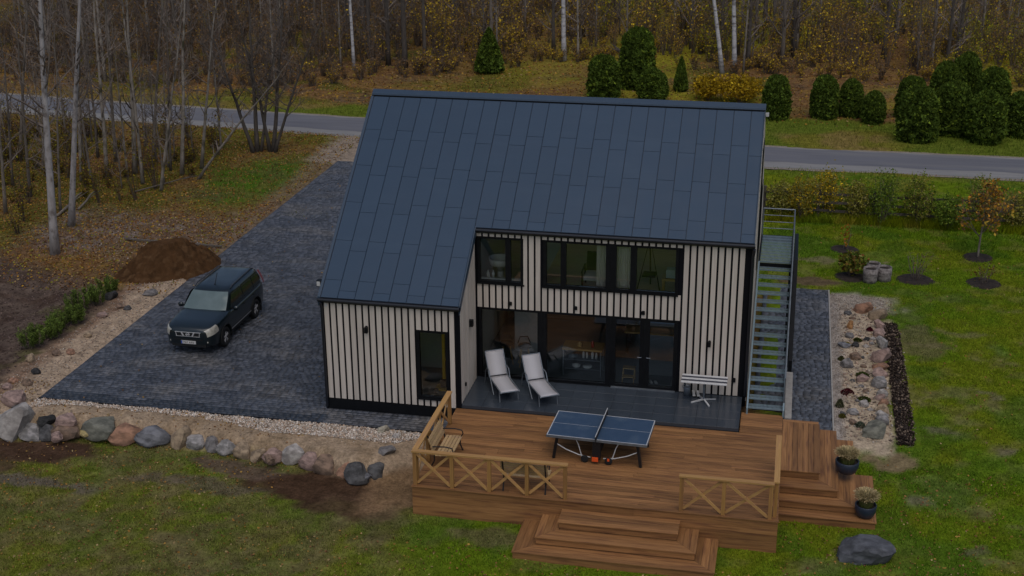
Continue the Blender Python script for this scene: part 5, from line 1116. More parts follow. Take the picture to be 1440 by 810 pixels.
# ---- clipped conifers
def conifer_shape(seed, kind):
    """barrel crown, unit height and unit width"""
    r = np.random.RandomState(seed); n = 9500
    zz = r.rand(n)**.9; a = r.rand(n)*6.283
    if kind == 'barrel': rad = np.where(zz < .12, .40+.85*zz, .5*np.sqrt(np.clip(1-((zz-.30)/.705)**5*(zz > .30), 0, 1)))*(1-.14*zz)
    elif kind == 'cone': rad = .5*(1-zz)**.72*np.clip(.35+zz*6, 0, 1)
    else: rad = .5*np.sqrt(np.clip(1-((zz-.38)/.62)**2*(zz > .38), 0, 1))*np.clip(.75+zz*1.2, 0, 1)
    bmp = fbm(a*1.6*2, zz*7, 1.6, 4, seed)
    lay = fbm(a*2.2, zz*16, 1.0, 3, seed+2); rad = rad*(.64+.38*bmp+.28*lay)*(1-.22*r.rand(n)**2); bmp = .45*bmp+.55*lay
    zt = zz*(1+.06*(fbm(a*2, zz*3, 1, 3, seed+5)-.5))
    Pq = np.stack([rad*np.cos(a), rad*np.sin(a), zt], -1)
    c = np.array((.054, .084, .013))*(.35+1.3*bmp[:, None])*r.uniform(.6, 1.4, (n, 1)); c[r.rand(n) < .14] *= np.array((2.0, 1.75, 1.2)); c *= 1.15
    lb = LB(); lb.leaves(Pq, r.uniform(.018, .062, n), c, .3, 2.4)
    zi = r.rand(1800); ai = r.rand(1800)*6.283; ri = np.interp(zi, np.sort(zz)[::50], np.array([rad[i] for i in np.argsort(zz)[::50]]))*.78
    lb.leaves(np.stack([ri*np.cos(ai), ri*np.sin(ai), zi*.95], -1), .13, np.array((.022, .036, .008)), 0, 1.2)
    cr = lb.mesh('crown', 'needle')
    tk = MB(); tk.tube([(0, 0, -.05), (0, 0, .85)], [.05, .02], 6); return cr, tk.mesh('trunk', 'bark_dark')
CON = {k: conifer_shape(90+i, k[:-1]) for i, k in enumerate(('barrel1', 'barrel2', 'egg1', 'cone1', 'barrel3'))}
def conifer(x, y, h, w, kind, label, group='clipped conifers beyond the road'):
    t = tag(empty('clipped_conifer' if kind != 'cone1' else 'spruce', (x, y, float(hgt(x, y))-.03), rnd.uniform(0, 6)), label, 'conifer', group)
    for me, nme in zip(CON[kind], ('crown', 'trunk')): o = link(nme, me, t); o.scale = (w, w, h)
for x, y, h, w, k, lab in ((2.07, 44.0, 2.6, 2.0, 'barrel1', 'light green clipped conifer above the roof ridge, left of the tallest one'), (3.7, 47.3, 3.75, 2.3, 'barrel2', 'tallest dark clipped conifer rising above the roof ridge'),
        (5.03, 43.9, 1.9, 1.85, 'egg1', 'low rounded conifer just above the ridge right of the tallest one'), (6.48, 46.6, 2.1, 1.05, 'cone1', 'narrow small dark conifer between the low round one and the yellow bush'),
        (-6.38, 50.3, 2.9, 2.2, 'cone1', 'loose green young spruce at the wood edge above the left half of the roof'), (12.35, 40.3, 2.45, 1.62, 'barrel3', 'clipped conifer nearest the right end of the roof ridge'),
        (14.99, 41.0, 2.4, 1.6, 'barrel1', 'left of the three conifers standing together behind the road'), (16.45, 41.7, 2.1, 1.4, 'barrel3', 'middle of the three conifers standing together behind the road'),
        (17.65, 40.5, 1.8, 1.35, 'egg1', 'smallest and rightmost of the three conifers behind the road'), (19.75, 42.1, 2.35, 1.75, 'barrel2', 'back left conifer of the dense cluster at the right'),
        (19.72, 36.9, 2.85, 2.15, 'barrel1', 'front left conifer of the dense cluster at the right'), (21.62, 38.5, 2.8, 2.05, 'barrel3', 'front middle conifer of the dense cluster at the right'),
        (21.6, 43.2, 3.0, 1.7, 'barrel2', 'tall back conifer of the dense cluster, left of the tallest pair'), (22.9, 44.8, 3.2, 1.75, 'barrel3', 'rearmost tall conifer topping the dense cluster at the right'),
        (23.15, 37.2, 2.7, 2.1, 'egg1', 'front right conifer of the dense cluster at the right'), (24.1, 42.4, 2.9, 1.95, 'barrel1', 'back right conifer of the dense cluster at the right'), (25.15, 38.9, 2.35, 1.8, 'barrel3', 'conifer cut by the right edge of the picture')):
    conifer(x, y, h, w, k, lab)
# ---- bare deciduous trees
def gen_tree(seed, H, r0, lean=0.0, leany=0.0, clear=.35, nb=26, spread=.55, leafc=None, nl=0, twigs=7, bend=.25):
    r = np.random.RandomState(seed); k = 12; pts = []; ox = oy = 0
    for i in range(k+1):
        f = i/k; ox += r.normal(0, bend*.10*H/12); oy += r.normal(0, bend*.10*H/12); pts.append(Vector((lean*H*f+ox*f, leany*H*f+oy*f, H*f-.15*(i == 0))))
    rad = [r0*(1-.86*(i/k)**.9)*(1.25 if i == 0 else 1) for i in range(k+1)]
    tk = MB(); tk.tube(pts, rad, 8)
    cr = MB(); tips = []
    def at(f): u = f*k; i = min(int(u), k-1); return pts[i].lerp(pts[i+1], u-i), rad[i]+(rad[i+1]-rad[i])*(u-i)
    for b in range(nb):
        f = clear+(1-clear)*(b+r.rand())/nb; p, rr = at(min(f, .99)); a = r.rand()*6.283; up = r.uniform(.35, 1.1); ln = H*spread*(1-f*.72)*r.uniform(.35, .8)*.62
        d = Vector((math.cos(a), math.sin(a), up)).normalized(); q = [p]; n = 5
        for s in range(n): d = (d+Vector((r.normal(0, .16), r.normal(0, .16), .10+r.normal(0, .1)))).normalized(); q.append(q[-1]+d*ln/n)
        br = min(rr*.42, .055)*(1 if r.rand() < .75 else 1.35); cr.tube(q, [br*(1-.85*i/n)+.003 for i in range(n+1)], 4, False)
        for tw in range(twigs):
            g = r.uniform(.25, 1)*n; i = min(int(g), n-1); p2 = q[i].lerp(q[i+1], g-i); d2 = (d+Vector(r.normal(0, .7, 3))).normalized(); l2 = ln*r.uniform(.18, .5); e1 = p2+d2*l2*.5; d3 = (d2+Vector(r.normal(0, .35, 3))+Vector((0, 0, .15))).normalized(); e2 = e1+d3*l2*.5
            cr.tube([p2, e1, e2], [br*.32+.003, br*.2+.003, .003], 3, False); tips += [e1, e2]
            d4 = (d2+Vector(r.normal(0, .6, 3))).normalized(); cr.tube([e1, e1+d4*l2*.4], [br*.16+.003, .003], 3, False); tips.append(e1+d4*l2*.4)
    return tk, cr, tips
def place_tree(name, loc, meshes, label, group, rz=0, s=1.0, cat='tree'):
    t = tag(empty(name, loc, rz), label, cat, group); t.scale = (s, s, s)
    for nme, me in meshes: link(nme, me, t)
    return t
def T2(seed, H, r0, bark, **kw):
    tk, cr, tips = gen_tree(seed, H, r0, **kw); return [('trunk', tk.mesh('trunk', bark, True)), ('crown', cr.mesh('crown', 'twig'))], tips
LT_LAB = ['stout pale grey birch standing apart, largest trunk at the left', 'tall grey birch just behind and right of the stout one', 'slim bare tree near the left edge', 'thin crooked stem right behind the second birch', 'slim pale tree at the middle of the left grove', 'thin grey tree close behind the middle of the left grove', 'thin stem rising in front of the road at left',
          'pale lichened tree near the road, upright', 'thin forked tree in front of the pale lichened one', 'dark thin tree right of the pale lichened one', 'slim tree leaning right near the fallen branches', 'straight slim tree at the right of the grove', 'slender tree leaning right before the leaning trunk', 'strongly slanting bare trunk leaning to the right towards the dark clump',
          'sapling behind the stout birch', 'thin sapling at the far left', 'bare tree cut by the left edge', 'thin tree behind the stout birch near the road', 'sapling between two slim trees near the road', 'thin stem leaning left in the grove', 'slim tree far left beside the road']
for i, (x, y, ln, d) in enumerate(LTREES):
    H = 15 if d > .25 else (12 if d > .17 else 9.5); bark = 'bark_birch' if i < 2 else ('bark_pale' if i in (4, 7, 8, 10, 11, 12, 13, 3) else 'bark_grey')
    if i == 13: H, d = 6.6, .15
    ms, _ = T2(200+i, H, d*.5, bark, lean=ln, clear=.18 if i > 1 else .3, nb=22 if d < .2 else 30, spread=.45 if i != 0 else .5, twigs=6, bend=(1.3 if i == 13 else .6) if i > 1 else .2)
    place_tree('bare_tree', (x, y, float(hgt(x, y))), ms, LT_LAB[i], 'bare trees of the left grove')
for i, (x, y, lab) in enumerate(((-13.7, 28.3, 'left dark multi-stemmed tree beside the road'), (-12.95, 28.5, 'right dark multi-stemmed tree beside the road'))):
    tk, cr = MB(), MB()
    for k in range(3):
        a, b, _ = gen_tree(260+i*9+k, [8, 9, 7][k], [.11, .13, .09][k], lean=[-.20, .03, .26][k]+[-.06, .10][i], leany=rnd.uniform(-.15, .15), clear=.26, nb=26, spread=.62, twigs=9, bend=1.0)
        ox, oy = (k-1)*.15, rnd.uniform(-.12, .12)
        for src, dst in ((a, tk), (b, cr)):
            dst.add([(p[0]+ox, p[1]+oy, p[2]) for p in src.v], src.f)
    place_tree('multi_stemmed_tree', (x, y, float(hgt(x, y))), [('trunk', tk.mesh('trunk', 'bark_dark', True)), ('crown', cr.mesh('crown', 'twig'))], lab, 'dark trees by the road')
# white birches standing out at the wood edge
for i, (x, y, ln, d, lab) in enumerate(((-15.31, 49.2, -.013, .24, 'white birch trunk left of the roof ridge at the wood edge'), (-2.25, 55.2, -.02, .36, 'bright white birch trunk above the middle of the roof'), (8.64, 52.9, -.165, .30, 'left of the white birch pair, leaning left behind the yellow bush'), (9.4, 53.3, -.06, .34, 'right of the white birch pair, upright behind the yellow bush'), (9.97, 52.9, .02, .14, 'thin pale sapling right beside the white birch pair'))):
    ms, _ = T2(300+i, 16, d*.5, 'bark_white' if i < 4 else 'bark_pale', lean=ln, clear=.4, nb=22, spread=.4, bend=.1); place_tree('birch', (x, y, float(hgt(x, y))), ms, lab, 'white birches at the wood edge')
for i, (x, y, d, lab) in enumerate(((-14.6, 50.5, .34, 'dark thick trunk left of the ridge at the wood edge'), (-11.2, 51.9, .3, 'dark trunk above the left end of the roof'), (-12.1, 50.2, .40, 'dark bushy based trunk between two dark trunks above the roof'))):
    ms, _ = T2(320+i, 15, d*.5, 'bark_dark', clear=.3, nb=30, spread=.4, bend=.15); place_tree('dark_tree', (x, y, float(hgt(x, y))), ms, lab, 'dark trunks above the roof')
# trees crowding the wood beyond the road: alike, so they share label and group
PROTO = []
for k in range(9):
    H = [13, 11, 14, 12, 9, 15, 10, 12, 8][k]; ms, _ = T2(340+k, H, [.13, .09, .16, .10, .07, .17, .08, .11, .06][k], ['bark_grey', 'bark_pale', 'bark_dark', 'bark_pale', 'bark_grey', 'bark_dark', 'bark_pale', 'bark_pale', 'bark_grey'][k], clear=.10, nb=34, spread=.42, twigs=7, bend=.4, lean=rnd.uniform(-.05, .05)); PROTO.append(ms)
placed = []
def edge_y(x): return float(np.interp(x, [-60, -21, -14, -10, -2, 8, 19, 27, 45], [42.5, 42.5, 46, 49.5, 55, 53.5, 51, 51, 50]))
tries = 0
while len(placed) < 280 and tries < 20000:
    tries += 1; yy = 41+57*rnd.random()**1.0; lo, hi = -22-.42*yy, 14+.26*yy; xx = rnd.uniform(lo, hi)
    if yy < edge_y(xx)+rnd.uniform(-.6, 2): continue
    if any((xx-a)**2+(yy-b)**2 < 1.3 for a, b in placed): continue
    placed.append((xx, yy))
for xx, yy in placed:
    kk = rnd.randrange(9); zone = 'left of the house' if xx < -14-.1*(yy-45) else ('behind the roof ridge' if xx < 12+.1*(yy-45) else 'behind the conifers at the right')
    place_tree('wood_tree', (xx, yy, float(hgt(xx, yy))), PROTO[kk], f"{['medium grey', 'slim grey', 'stout dark', 'slim pale', 'thin grey', 'stoutest dark', 'thin short grey', 'pale lichened', 'thinnest'][kk]} bare tree crowded in the wood {zone}", f"trees of the wood {zone}", rnd.uniform(0, 6.28), rnd.uniform(.75, 1.25))
# thinner saplings in the left grove
SAPL = []
for i in range(26):
    for _ in range(60):
        xx, yy = rnd.uniform(-33, -15.5), rnd.uniform(14, 30)
        if all((xx-a)**2+(yy-b)**2 > .8 for a, b in SAPL) and yy > 19+.4*(xx+16)*0-(xx+16)*.1: break
    SAPL.append((xx, yy)); place_tree('sapling', (xx, yy, float(hgt(xx, yy))), PROTO[[4, 6, 8, 1][i % 4]], 'thin bare sapling growing among the left grove', 'saplings of the left grove', rnd.uniform(0, 6), rnd.uniform(.5, .8))

# ---- undergrowth of the wood: twiggy bushes with withered leaves, one mass
def bush_proto(seed, nst, H, W, nleaf, ls):
    r = np.random.RandomState(seed); tw = MB(); tip = []
    for k in range(nst):
        a = r.rand()*6.283; l = H*r.uniform(.6, 1); o = W*r.uniform(.1, .5); p0 = Vector((math.cos(a)*.08, math.sin(a)*.08, -.05)); p2 = Vector((math.cos(a)*o, math.sin(a)*o, l)); p1 = p0.lerp(p2, .5)+Vector(r.normal(0, .06*H, 3))*.5-Vector((math.cos(a), math.sin(a), 0))*o*.12
        tw.tube([p0, p1, p2], [.011+.004*H, .008+.002*H, .004], 3, False)
        for s in range(5):
            f = r.uniform(.25, 1); b = p0.lerp(p1, f*2) if f < .5 else p1.lerp(p2, f*2-1); e = b+Vector((r.normal(0, .22), r.normal(0, .22), r.uniform(.05, .4)))*H*.35; tw.tube([b, e], [.006, .003], 3, False); tip += [b.lerp(e, t_) for t_ in r.rand(4)]
    tip = np.array(tip); P_ = tip[r.randint(0, len(tip), nleaf)]+r.normal(0, .05*H, (nleaf, 3))
    return tw, P_, r.uniform(.6, 1.3, nleaf)*ls
def scatter_bushes(name, spots, protos, colf, label):
    Vt, Ft, Ct, nt_ = [], [], [], 0; lb = LB()
    pre = []
    for tw, P_, s in protos: 
        q = [f for f in tw.f]; pre.append((np.array(tw.v), np.array([f for f in q if len(f) == 4]), P_, s))
    for (x, y, sc, kind) in spots:
        v, f, P_, s = pre[kind]; a = npr.rand()*6.283; R_ = np.array([[math.cos(a), -math.sin(a), 0], [math.sin(a), math.cos(a), 0], [0, 0, 1]])*sc; o = np.array((x, y, float(hgt(x, y))))
        cl, tc, dens = colf(x, y); Vt.append(v@R_.T+o); Ft.append(f+nt_); nt_ += len(v); Ct.append(np.broadcast_to(tc, (len(v), 3)))
        kp = npr.rand(len(P_)) < dens; Pn = P_[kp]@R_.T+o; lb.leaves(Pn, s[kp]*max(sc, .7), np.array(cl)[npr.randint(0, len(cl), kp.sum())]*npr.uniform(.7, 1.3, (kp.sum(), 1)), .2, 1.5)
    nv = nt_; V = np.concatenate(Vt+lb.V); F = np.concatenate(Ft+[f+nv for f in lb.F]); Cc = np.concatenate(Ct+lb.Cc)
    return stuff(link(name, arr_mesh(name, V, F, 'leaf', Cc)), label, 'undergrowth')
BP_ = [bush_proto(400, 12, 2.6, 2.0, 260, .10), bush_proto(401, 16, 1.8, 1.8, 300, .09), bush_proto(402, 9, 3.6, 1.6, 200, .10), bush_proto(403, 20, 1.1, 1.5, 320, .085), bush_proto(404, 10, 4.6, 2.2, 300, .11)]
def wood_col(x, y):
    q = float(fbm(x, y, .10, 3, 91)); left = float(sstep(-6, -22, x))
    yel = [(.60, .42, .03), (.44, .28, .03), (.30, .18, .05), (.22, .135, .06)]; brn = [(.20, .115, .05), (.17, .12, .085), (.28, .16, .05)]; grn = [(.26, .28, .02), (.36, .32, .02), (.20, .16, .04), (.48, .34, .02)]
    cl = brn if npr.rand() < .12+left*.75 else (yel if q < .44 else (grn if (x > -2 and npr.rand() < .8) else yel+brn))
    return cl, (.19, .15, .12), (.36+.45*npr.rand())*(1-.6*left)
spots = []
for _ in range(5200):
    yy = 42+52*rnd.random()**1.15; xx = rnd.uniform(-22-.42*yy, 14+.26*yy)
    e = edge_y(xx)
    if yy < e-1.5+rnd.uniform(0, 2.5): continue
    near = yy < e+3; kind = rnd.choice((3, 3, 1)) if near else rnd.choice((0, 1, 1, 2, 2, 3, 4, 4, 0))
    spots.append((xx, yy, rnd.uniform(.55, 1.15), kind))
spots = spots[:2100]
scatter_bushes('forest_undergrowth', spots, BP_, wood_col, 'tangle of twiggy bushes with withered yellow and brown leaves filling the wood')
spots = []
for _ in range(420):
    xx, yy = rnd.uniform(-36, -15), rnd.uniform(13, 31)
    if yy > float(road_y(xx))-3.2 or xx > -14.8-.25*max(0, 18-yy)*0 or float(fbm(xx, yy, .3, 3, 95)) < .42: continue
    if xx > -18 and yy < 17: continue
    spots.append((xx, yy, rnd.uniform(.35, .8), rnd.choice((0, 1, 2, 3, 3, 2))))
scatter_bushes('grove_undergrowth', spots[:190], BP_, lambda x, y: ([(.20, .18, .02), (.30, .22, .02), (.16, .09, .03), (.13, .07, .03)], (.13, .10, .08), .25+.5*npr.rand()), 'thin twiggy undergrowth between the trees of the left grove')
# ---- individual shrubs
def shrub(name, x, y, H, W, nleaf, ls, cols, label, group=None, nst=14, twc='twig', cat='shrub', base_bias=0.0, low=.12, dens=1.0):
    t = tag(empty(name, (x, y, float(hgt(x, y))-.02), rnd.uniform(0, 6)), label, cat, group)
    tw, P_, s = bush_proto(rnd.randrange(9999), nst, H*.9, W, 10, ls); tw.build('stems', twc, t)
    n = nleaf; d = npr.normal(size=(n, 3)); d /= np.linalg.norm(d, axis=1)[:, None]; rr = (npr.rand(n)**.45)[:, None]
    az = np.arctan2(d[:, 1], d[:, 0]); lump = .5+.95*fbm(az*1.6+3, d[:, 2]*2.5+W*5, 1.5, 4, rnd.randrange(99))
    Pn = d*rr*lump[:, None]*np.array((W*.5, W*.5, H*.5*(1-low)))+np.array((0, 0, H*(.5+low*.5)))
    gap = fbm(Pn[:, 0]*3/W+9, Pn[:, 1]*3/W+Pn[:, 2]*2/H, 1.6, 3, rnd.randrange(99)) < .40+.35*dens; Pn = Pn[gap]; n = len(Pn)
    lb = LB(); c = np.array(cols)[npr.randint(0, len(cols), n)]*npr.uniform(.65, 1.35, (n, 1)); lb.leaves(Pn, npr.uniform(.6, 1.3, n)*ls, c, .1, 1.6)
    link('foliage', lb.mesh('foliage', 'leaf'), t); return t
GR = [(.075, .125, .016), (.10, .15, .02), (.14, .17, .025)]; OL = [(.16, .16, .025), (.21, .18, .025), (.12, .12, .025), (.24, .21, .07)]; YE = [(.42, .27, .015), (.34, .21, .012), (.24, .17, .015), (.46, .32, .02)]
hd = [(12.9, 21.7, 1.5, 1.3, OL, 'olive hedge shrub partly hidden behind the steel landing'), (13.9, 21.6, 1.7, 1.4, OL+YE[1:3], 'olive hedge shrub next to the landing railing'), (15.0, 21.8, 1.9, 1.5, OL+YE, 'yellow-green hedge shrub left of the dark green one'),
      (16.2, 21.6, 1.5, 1.4, OL, 'sparse olive hedge shrub with a fence gap beside it'), (17.25, 21.7, 2.1, 1.7, GR, 'fullest dark green hedge shrub before the fence'), (18.7, 21.8, 1.9, 1.5, OL+GR, 'olive hedge shrub right of the dark green one'),
      (19.9, 21.6, 1.3, 1.4, GR, 'low green hedge shrub behind the orange tree'), (21.3, 22.1, 1.9, 1.5, GR+OL, 'green hedge shrub right behind the orange tree'), (22.6, 22.0, 1.5, 1.5, OL, 'olive hedge shrub near the right edge'), (23.7, 22.2, 1.2, 1.6, OL+GR, 'hedge shrub at the right edge')]
for x, y, h, w, c, lab in hd: shrub('hedge_shrub', x, y+rnd.choice((-.15, .3, .05)), h*1.22, w*1.0, 4200, .055, [tuple(v*1.5 for v in q) for q in c], lab, 'hedge before the rail fence', 16, low=.05, dens=.7)
shrub('yellow_bush', 8.3, 44.6, 1.6, 2.2, 2200, .10, YE, 'golden yellow bush behind the ridge, left half of the pair', 'yellow bushes', 16); shrub('yellow_bush', 10.2, 44.4, 1.7, 2.8, 3000, .10, YE, 'golden yellow bush behind the ridge, wider right one', 'yellow bushes', 18)
shrub('lawn_shrub', 15.83, 14.95, 1.05, 1.15, 900, .085, GR+OL+[(.16, .07, .02), (.20, .12, .03)], 'leafy green and rust shrub on the lawn beside the log planters', 'young shrubs on the lawn', 10)
shrub('lawn_shrub', 18.18, 14.75, 1.3, 1.3, 60, .06, [(.10, .06, .03)], 'nearly bare shrub on a mulch ring right of the log planters', 'young shrubs on the lawn', 16, dens=.4)
shrub('lawn_shrub', 20.67, 15.0, .9, 1.0, 200, .05, [(.16, .08, .02), (.12, .09, .03)], 'small thin orange-tinged shrub on the rightmost mulch ring', 'young shrubs on the lawn', 10, dens=.5)
shrub('lawn_shrub', 15.66, 17.9, 1.15, .5, 60, .07, [(.36, .14, .02), (.28, .10, .02)], 'tiny sapling with few orange leaves on the farthest mulch ring', 'young shrubs on the lawn', 3, dens=.8)
for i, (x, y, r, lab) in enumerate(((15.66, 17.9, .55, ''), (15.83, 14.75, .6, ''), (18.18, 14.75, .68, ''), (20.67, 15.0, .62, ''), (20.79, 17.95, .58, ''))):
    o = mulch_patch('mulch_ring', ringf(x, y, r), '', 10, 40); structure(o)
# young tree with orange leaves on the lawn
tk, cr, tips = gen_tree(455, 2.7, .05, clear=.30, nb=26, spread=1.9, twigs=6, bend=.5); tips = np.array(tips)
lb = LB(); P_ = tips[npr.randint(0, len(tips), 900)]+npr.normal(0, .07, (900, 3)); oc = np.array([(.36, .17, .02), (.26, .13, .03), (.16, .085, .03), (.12, .07, .03), (.30, .20, .03)]); oc = oc*1.5; lb.leaves(P_, npr.uniform(.05, .11, 900), oc[npr.randint(0, 5, 900)]*npr.uniform(.7, 1.3, (900, 1)))
t = place_tree('young_tree', (20.79, 17.95, float(hgt(20.79, 17.95))), [('trunk', tk.mesh('trunk', 'bark_grey', True)), ('branches', cr.mesh('branches', 'twig')), ('crown', lb.mesh('crown', 'leaf'))], 'young tree with thinning orange leaves on a mulch ring at the right', None)
# dwarf pines along the drive edge
for i, (x, y, s, lab) in enumerate(((-11.27, 2.45, .95, 'nearest'), (-11.05, 3.35, .85, 'second nearest'), (-11.25, 3.95, .8, 'third nearest'), (-11.05, 4.7, .9, 'fourth nearest'), (-11.45, 5.75, 1.0, 'fifth nearest'), (-11.2, 6.5, .95, 'sixth nearest'), (-11.3, 7.7, .8, 'farthest'))):
    t = tag(empty('dwarf_pine', (x, y, float(hgt(x, y))-.02)), f'bright green dwarf pine in the row left of the drive, {lab} to the lawn', 'shrub', 'dwarf pines in a row')
    lb = LB(); tw = MB()
    for k in range(22):
        a = npr.rand()*6.283; o = .36*s*npr.rand()**.6; b = Vector((o*math.cos(a), o*math.sin(a), .1)); e = b+Vector((o*.35*math.cos(a), o*.35*math.sin(a), s*(.75-.6*o)*npr.uniform(.7, 1.1))); tw.tube([(o*.3*math.cos(a), o*.3*math.sin(a), 0), b, e], [.012, .01, .004], 3, False)
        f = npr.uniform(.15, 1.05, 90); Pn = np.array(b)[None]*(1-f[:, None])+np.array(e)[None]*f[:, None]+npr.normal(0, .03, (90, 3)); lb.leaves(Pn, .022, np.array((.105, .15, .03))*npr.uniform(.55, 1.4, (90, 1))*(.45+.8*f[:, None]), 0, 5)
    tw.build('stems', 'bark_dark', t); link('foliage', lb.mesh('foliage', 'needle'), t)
# cushion plants of the rockery
for i, (x, y, w, h, c, lab) in enumerate(((15.19, 3.12, .26, .25, (.08, .08, .04), 'grey-green grass tuft at the path side of the rockery'), (15.94, 5.5, .45, .12, (.05, .07, .012), 'largest flat green cushion plant in the middle of the rockery'), (15.92, 3.67, .42, .12, (.055, .07, .014), 'flat green cushion plant in the near half of the rockery'), (15.87, 8.34, .3, .1, (.06, .07, .016), 'small green cushion plant in the far half of the rockery'),
        (15.44, 4.1, .42, .16, (.075, .012, .016), 'dark red leafed plant in the rockery'), (15.76, 2.0, .3, .14, (.08, .095, .065), 'blue-green plant near the deck end of the rockery'), (16.3, 9.3, .22, .12, (.10, .015, .025), 'crimson plant among the far boulders'), (15.3, 6.7, .22, .12, (.08, .08, .03), 'small olive tuft beside the grey rockery stone'), (15.25, 2.45, .2, .1, (.10, .09, .02), 'yellowish tuft at the near path side of the rockery'), (15.5, 7.9, .3, .1, (.22, .17, .02), 'yellow cushion plant by the bluish stone'))):
    lb = LB(); n = 260; a = npr.rand(n)*6.283; r_ = np.sqrt(npr.rand(n)); Pn = np.stack([r_*np.cos(a)*w*.5, r_*np.sin(a)*w*.5, h*(1-r_**2)*npr.uniform(.5, 1, n)+.01], -1); lb.leaves(Pn, .035, np.array(c)*npr.uniform(.6, 1.4, (n, 1)), .2, 2)
    o = link('cushion_plant', lb.mesh('cushion_plant', 'leaf')); o.location = (x, y, float(hgt(x, y))); tag(o, lab, 'plant', 'rockery plants')
# ---- birch log planters
for i, (x, y, r, h, lab) in enumerate(((16.50, 14.38, .27, .58, 'front left of the three birch bark log planters'), (17.02, 14.60, .27, .56, 'right one of the three birch bark log planters'), (16.64, 15.12, .26, .52, 'rear one of the three birch bark log planters'))):
    t = tag(empty('log_planter', (x, y, float(hgt(x, y))-.02), i*2.0), lab, 'planter', 'birch log planters')
    MB().lathe([(0, 0), (r*1.02, 0), (r*.97, h*.3), (r*1.03, h*.55), (r, h), (r*.86, h), (r*.85, h-.08)], n=26).build('log', 'bark_log', t, True); MB().lathe([(0, h-.06), (r*.87, h-.07)], n=18).build('soil', 'mulch', t)
# ---- fallen trunks and branches in the grove
for i, (a, b, r, lab) in enumerate((((-18.0, 15.9, .12), (-18.5, 19.3, .25), .06, 'fallen pale branch lying behind the stout birch'), ((-17.6, 17.0, .1), (-17.9, 19.2, .3), .05, 'shorter fallen branch beside the stout birch'), ((-16.4, 20.0, .1), (-14.6, 22.9, .15), .04, 'fallen branch at the foot of the grove'))):
    m = MB(); A, B = Vector(a), Vector(b); m.tube([A, A.lerp(B, .4)+Vector((.05, 0, .03)), A.lerp(B, .75)+Vector((-.06, 0, .02)), B], [r, r*.9, r*.75, r*.55], 8); m.tube([A.lerp(B, .55), A.lerp(B, .8)+Vector((.4, .1, .2))], [r*.4, r*.2], 5); tag(m.build('fallen_branch', 'bark_grey', None, True), lab, 'branch')
m = MB(); m.bar((-13.6, 13.55, .10), (-9.2, 13.35, .10), .09, .06); tag(m.build('timber_edging', 'bark_grey'), 'thin timber batten on the ground behind the soil heap', 'timber')
# uprooted stump dark in the wood
m = MB()
for k in range(30): a = npr.rand(3)*2-1; m.tube([(0, 0, .5), (a[0]*.6, a[1]*.3, .5+a[2]*.5), (a[0]*1.1, a[1]*.5, .5+a[2]*.9)], [.09, .06, .015], 5)
o = m.build('tree_stump', 'bark_dark'); o.location = (2.2, 53.5, .3); tag(o, 'dark uprooted stump in the wood behind the tallest conifer', 'stump')
# ---- rail fence behind the hedge
t = tag(empty('rail_fence', (0, 0, 0)), 'dark weathered three-rail timber fence behind the hedge', 'fence')
fx = [12.3, 14.6, 16.9, 19.2, 21.5, 23.8, 26.1]
for x in fx: MB().box(x-.06, x+.06, 21.74, 21.86, -.2, 1.4).build('post', 'bark_dark', t)
for a, b in zip(fx[:-1], fx[1:]):
    for z in (.45, .82, 1.18): MB().bar((a+.0, 21.70+rnd.uniform(-.02, .02), z+rnd.uniform(-.03, .03)), (b+.0, 21.70, z+rnd.uniform(-.03, .03)), .04, .11).build('rail', 'bark_dark', t)

# ================================================================== GRASS AND FALLEN LEAVES
def grass_mass(name, n, rect, hmin, hmax, label, thr=.25, wide=.009, tint=1.0):
    x, y = scat(n, *rect); c, g, l = gcol(x, y); kp = npr.rand(n) < np.clip((g-thr)/(1-thr), 0, 1); x, y, c = x[kp], y[kp], c[kp]
    hid = in_rect(x, y, 4.0, 13.55, -4.85, 0) | in_rect(x, y, 7.0, 12.1, -6.45, -4.5) | in_rect(x, y, 13.4, 16.02, -3.25, -.65) | in_rect(x, y, 13.4, 15.52, -1, 1.1) | in_rect(x, y, -9.02, 15.0, -1.1, 13.2) | in_rect(x, y, 16.7, 17.45, .9, 10.2)
    for cx, cy, r in ((15.66, 17.9, .5), (15.83, 14.75, .55), (18.18, 14.75, .62), (20.67, 15.0, .58), (20.79, 17.95, .52)): hid |= (x-cx)**2+(y-cy)**2 < r*r
    hid |= abs(y-road_y(x)) < 2.15
    x, y, c = x[~hid], y[~hid], c[~hid]; n = len(x); z = hgt(x, y); a = npr.rand(n)*6.283; h = npr.uniform(hmin, hmax, n)*(.6+.8*fbm(x, y, 1.5, 3, 97)); ln = npr.uniform(-.5, .5, (2, n))*h*1.3
    wx, wy = np.cos(a)*wide*npr.uniform(.7, 1.6, n), np.sin(a)*wide*npr.uniform(.7, 1.6, n)
    V = np.stack([np.stack([x-wx, y-wy, z-.005], -1), np.stack([x+wx, y+wy, z-.005], -1), np.stack([x+ln[0], y+ln[1], z+h], -1)], 1).reshape(-1, 3)
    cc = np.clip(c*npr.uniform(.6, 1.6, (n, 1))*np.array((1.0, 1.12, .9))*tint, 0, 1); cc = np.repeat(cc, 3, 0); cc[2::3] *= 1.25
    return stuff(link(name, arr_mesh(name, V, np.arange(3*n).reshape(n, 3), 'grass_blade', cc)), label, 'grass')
grass_mass('lawn_grass', 230000, (-10, 22, -10.5, 0), .03, .08, 'short autumn lawn in front of the house', wide=.010, tint=1.12)
grass_mass('side_lawn_grass', 190000, (12.5, 25, -1, 22.5), .03, .075, 'green lawn right of the house', wide=.011, tint=1.12)
grass_mass('verge_grass', 110000, (-28, 30, 18, 50), .06, .22, 'rough yellowing grass along the road', wide=.014)
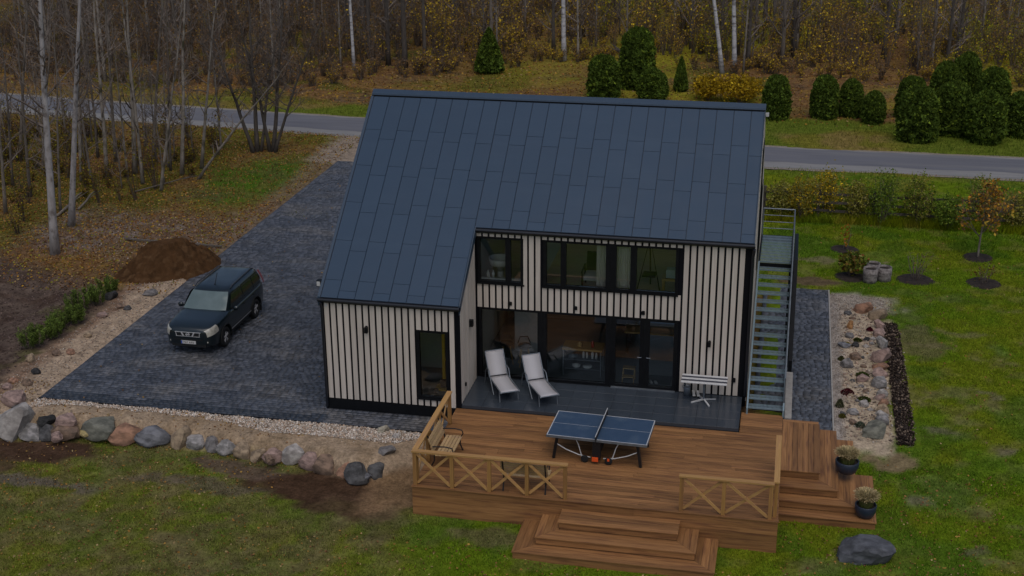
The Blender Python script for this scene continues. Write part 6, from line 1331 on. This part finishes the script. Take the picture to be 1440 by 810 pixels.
grass_mass('hedge_bottom_grass', 34000, (12.4, 25, 21.2, 23.2), .15, .5, 'long dry grass under the hedge and fence', wide=.012, tint=np.array((1.75, 1.25, 1.0)))
def leaf_mass(name, n, rect, s0, s1, cols, label, bias=None):
    x, y = scat(n, *rect); c, g, l = gcol(x, y); kp = npr.rand(n) < np.clip(l+.0, .06, 1); hid = in_rect(x, y, -9.02, 4.0, -1.1, 27.4) | in_rect(x, y, 0, 13.5, -6, 12.4) | in_rect(x, y, 13.4, 16.05, -3.3, 1.1) | (abs(y-road_y(x)) < 1.8) | in_rect(x, y, 12, 15, 0, 13.2)
    kp &= ~hid; x, y = x[kp], y[kp]; n = len(x); lb = LB(); lb.leaves(np.stack([x, y, hgt(x, y)+.02+.02*npr.rand(n)], -1), npr.uniform(s0, s1, n), pickc(n, cols), .75, 1.4); return stuff(link(name, lb.mesh(name, 'leaf_fallen')), label, 'leaves')
LC = [(.34, .20, .05), (.26, .14, .05), (.36, .26, .12), (.20, .10, .045), (.30, .16, .04), (.15, .075, .035)]
leaf_mass('lawn_leaves', 42000, (-10.5, 23, -11, 0), .03, .062, LC, 'fallen leaves sprinkled over the front lawn'); leaf_mass('side_lawn_leaves', 5000, (12.5, 26, 0, 30), .035, .07, LC, 'fallen leaves sprinkled over the side lawn')
LD = [(.26, .125, .035), (.20, .09, .03), (.34, .19, .03), (.14, .065, .03), (.30, .20, .09), (.22, .20, .025)]
leaf_mass('grove_leaves', 62000, (-34, -9, 8, 33), .035, .085, LD, 'brown leaf litter on the floor of the left grove'); leaf_mass('wood_leaves', 80000, (-58, 38, 39, 95), .06, .13, LD+[(.30, .19, .03)], 'brown and yellow leaf litter of the wood')
# a few leaves blown on to the paving and the steps
x, y = scat(220, -8.8, -.3, -.9, 26); lb = LB(); lb.leaves(np.stack([x, y, .016+.006*npr.rand(220)], -1), npr.uniform(.03, .06, 220), pickc(220, LC), .85, 1.4); stuff(link('paving_leaves', lb.mesh('paving_leaves', 'leaf_fallen')), 'stray leaves blown on to the block paving', 'leaves')
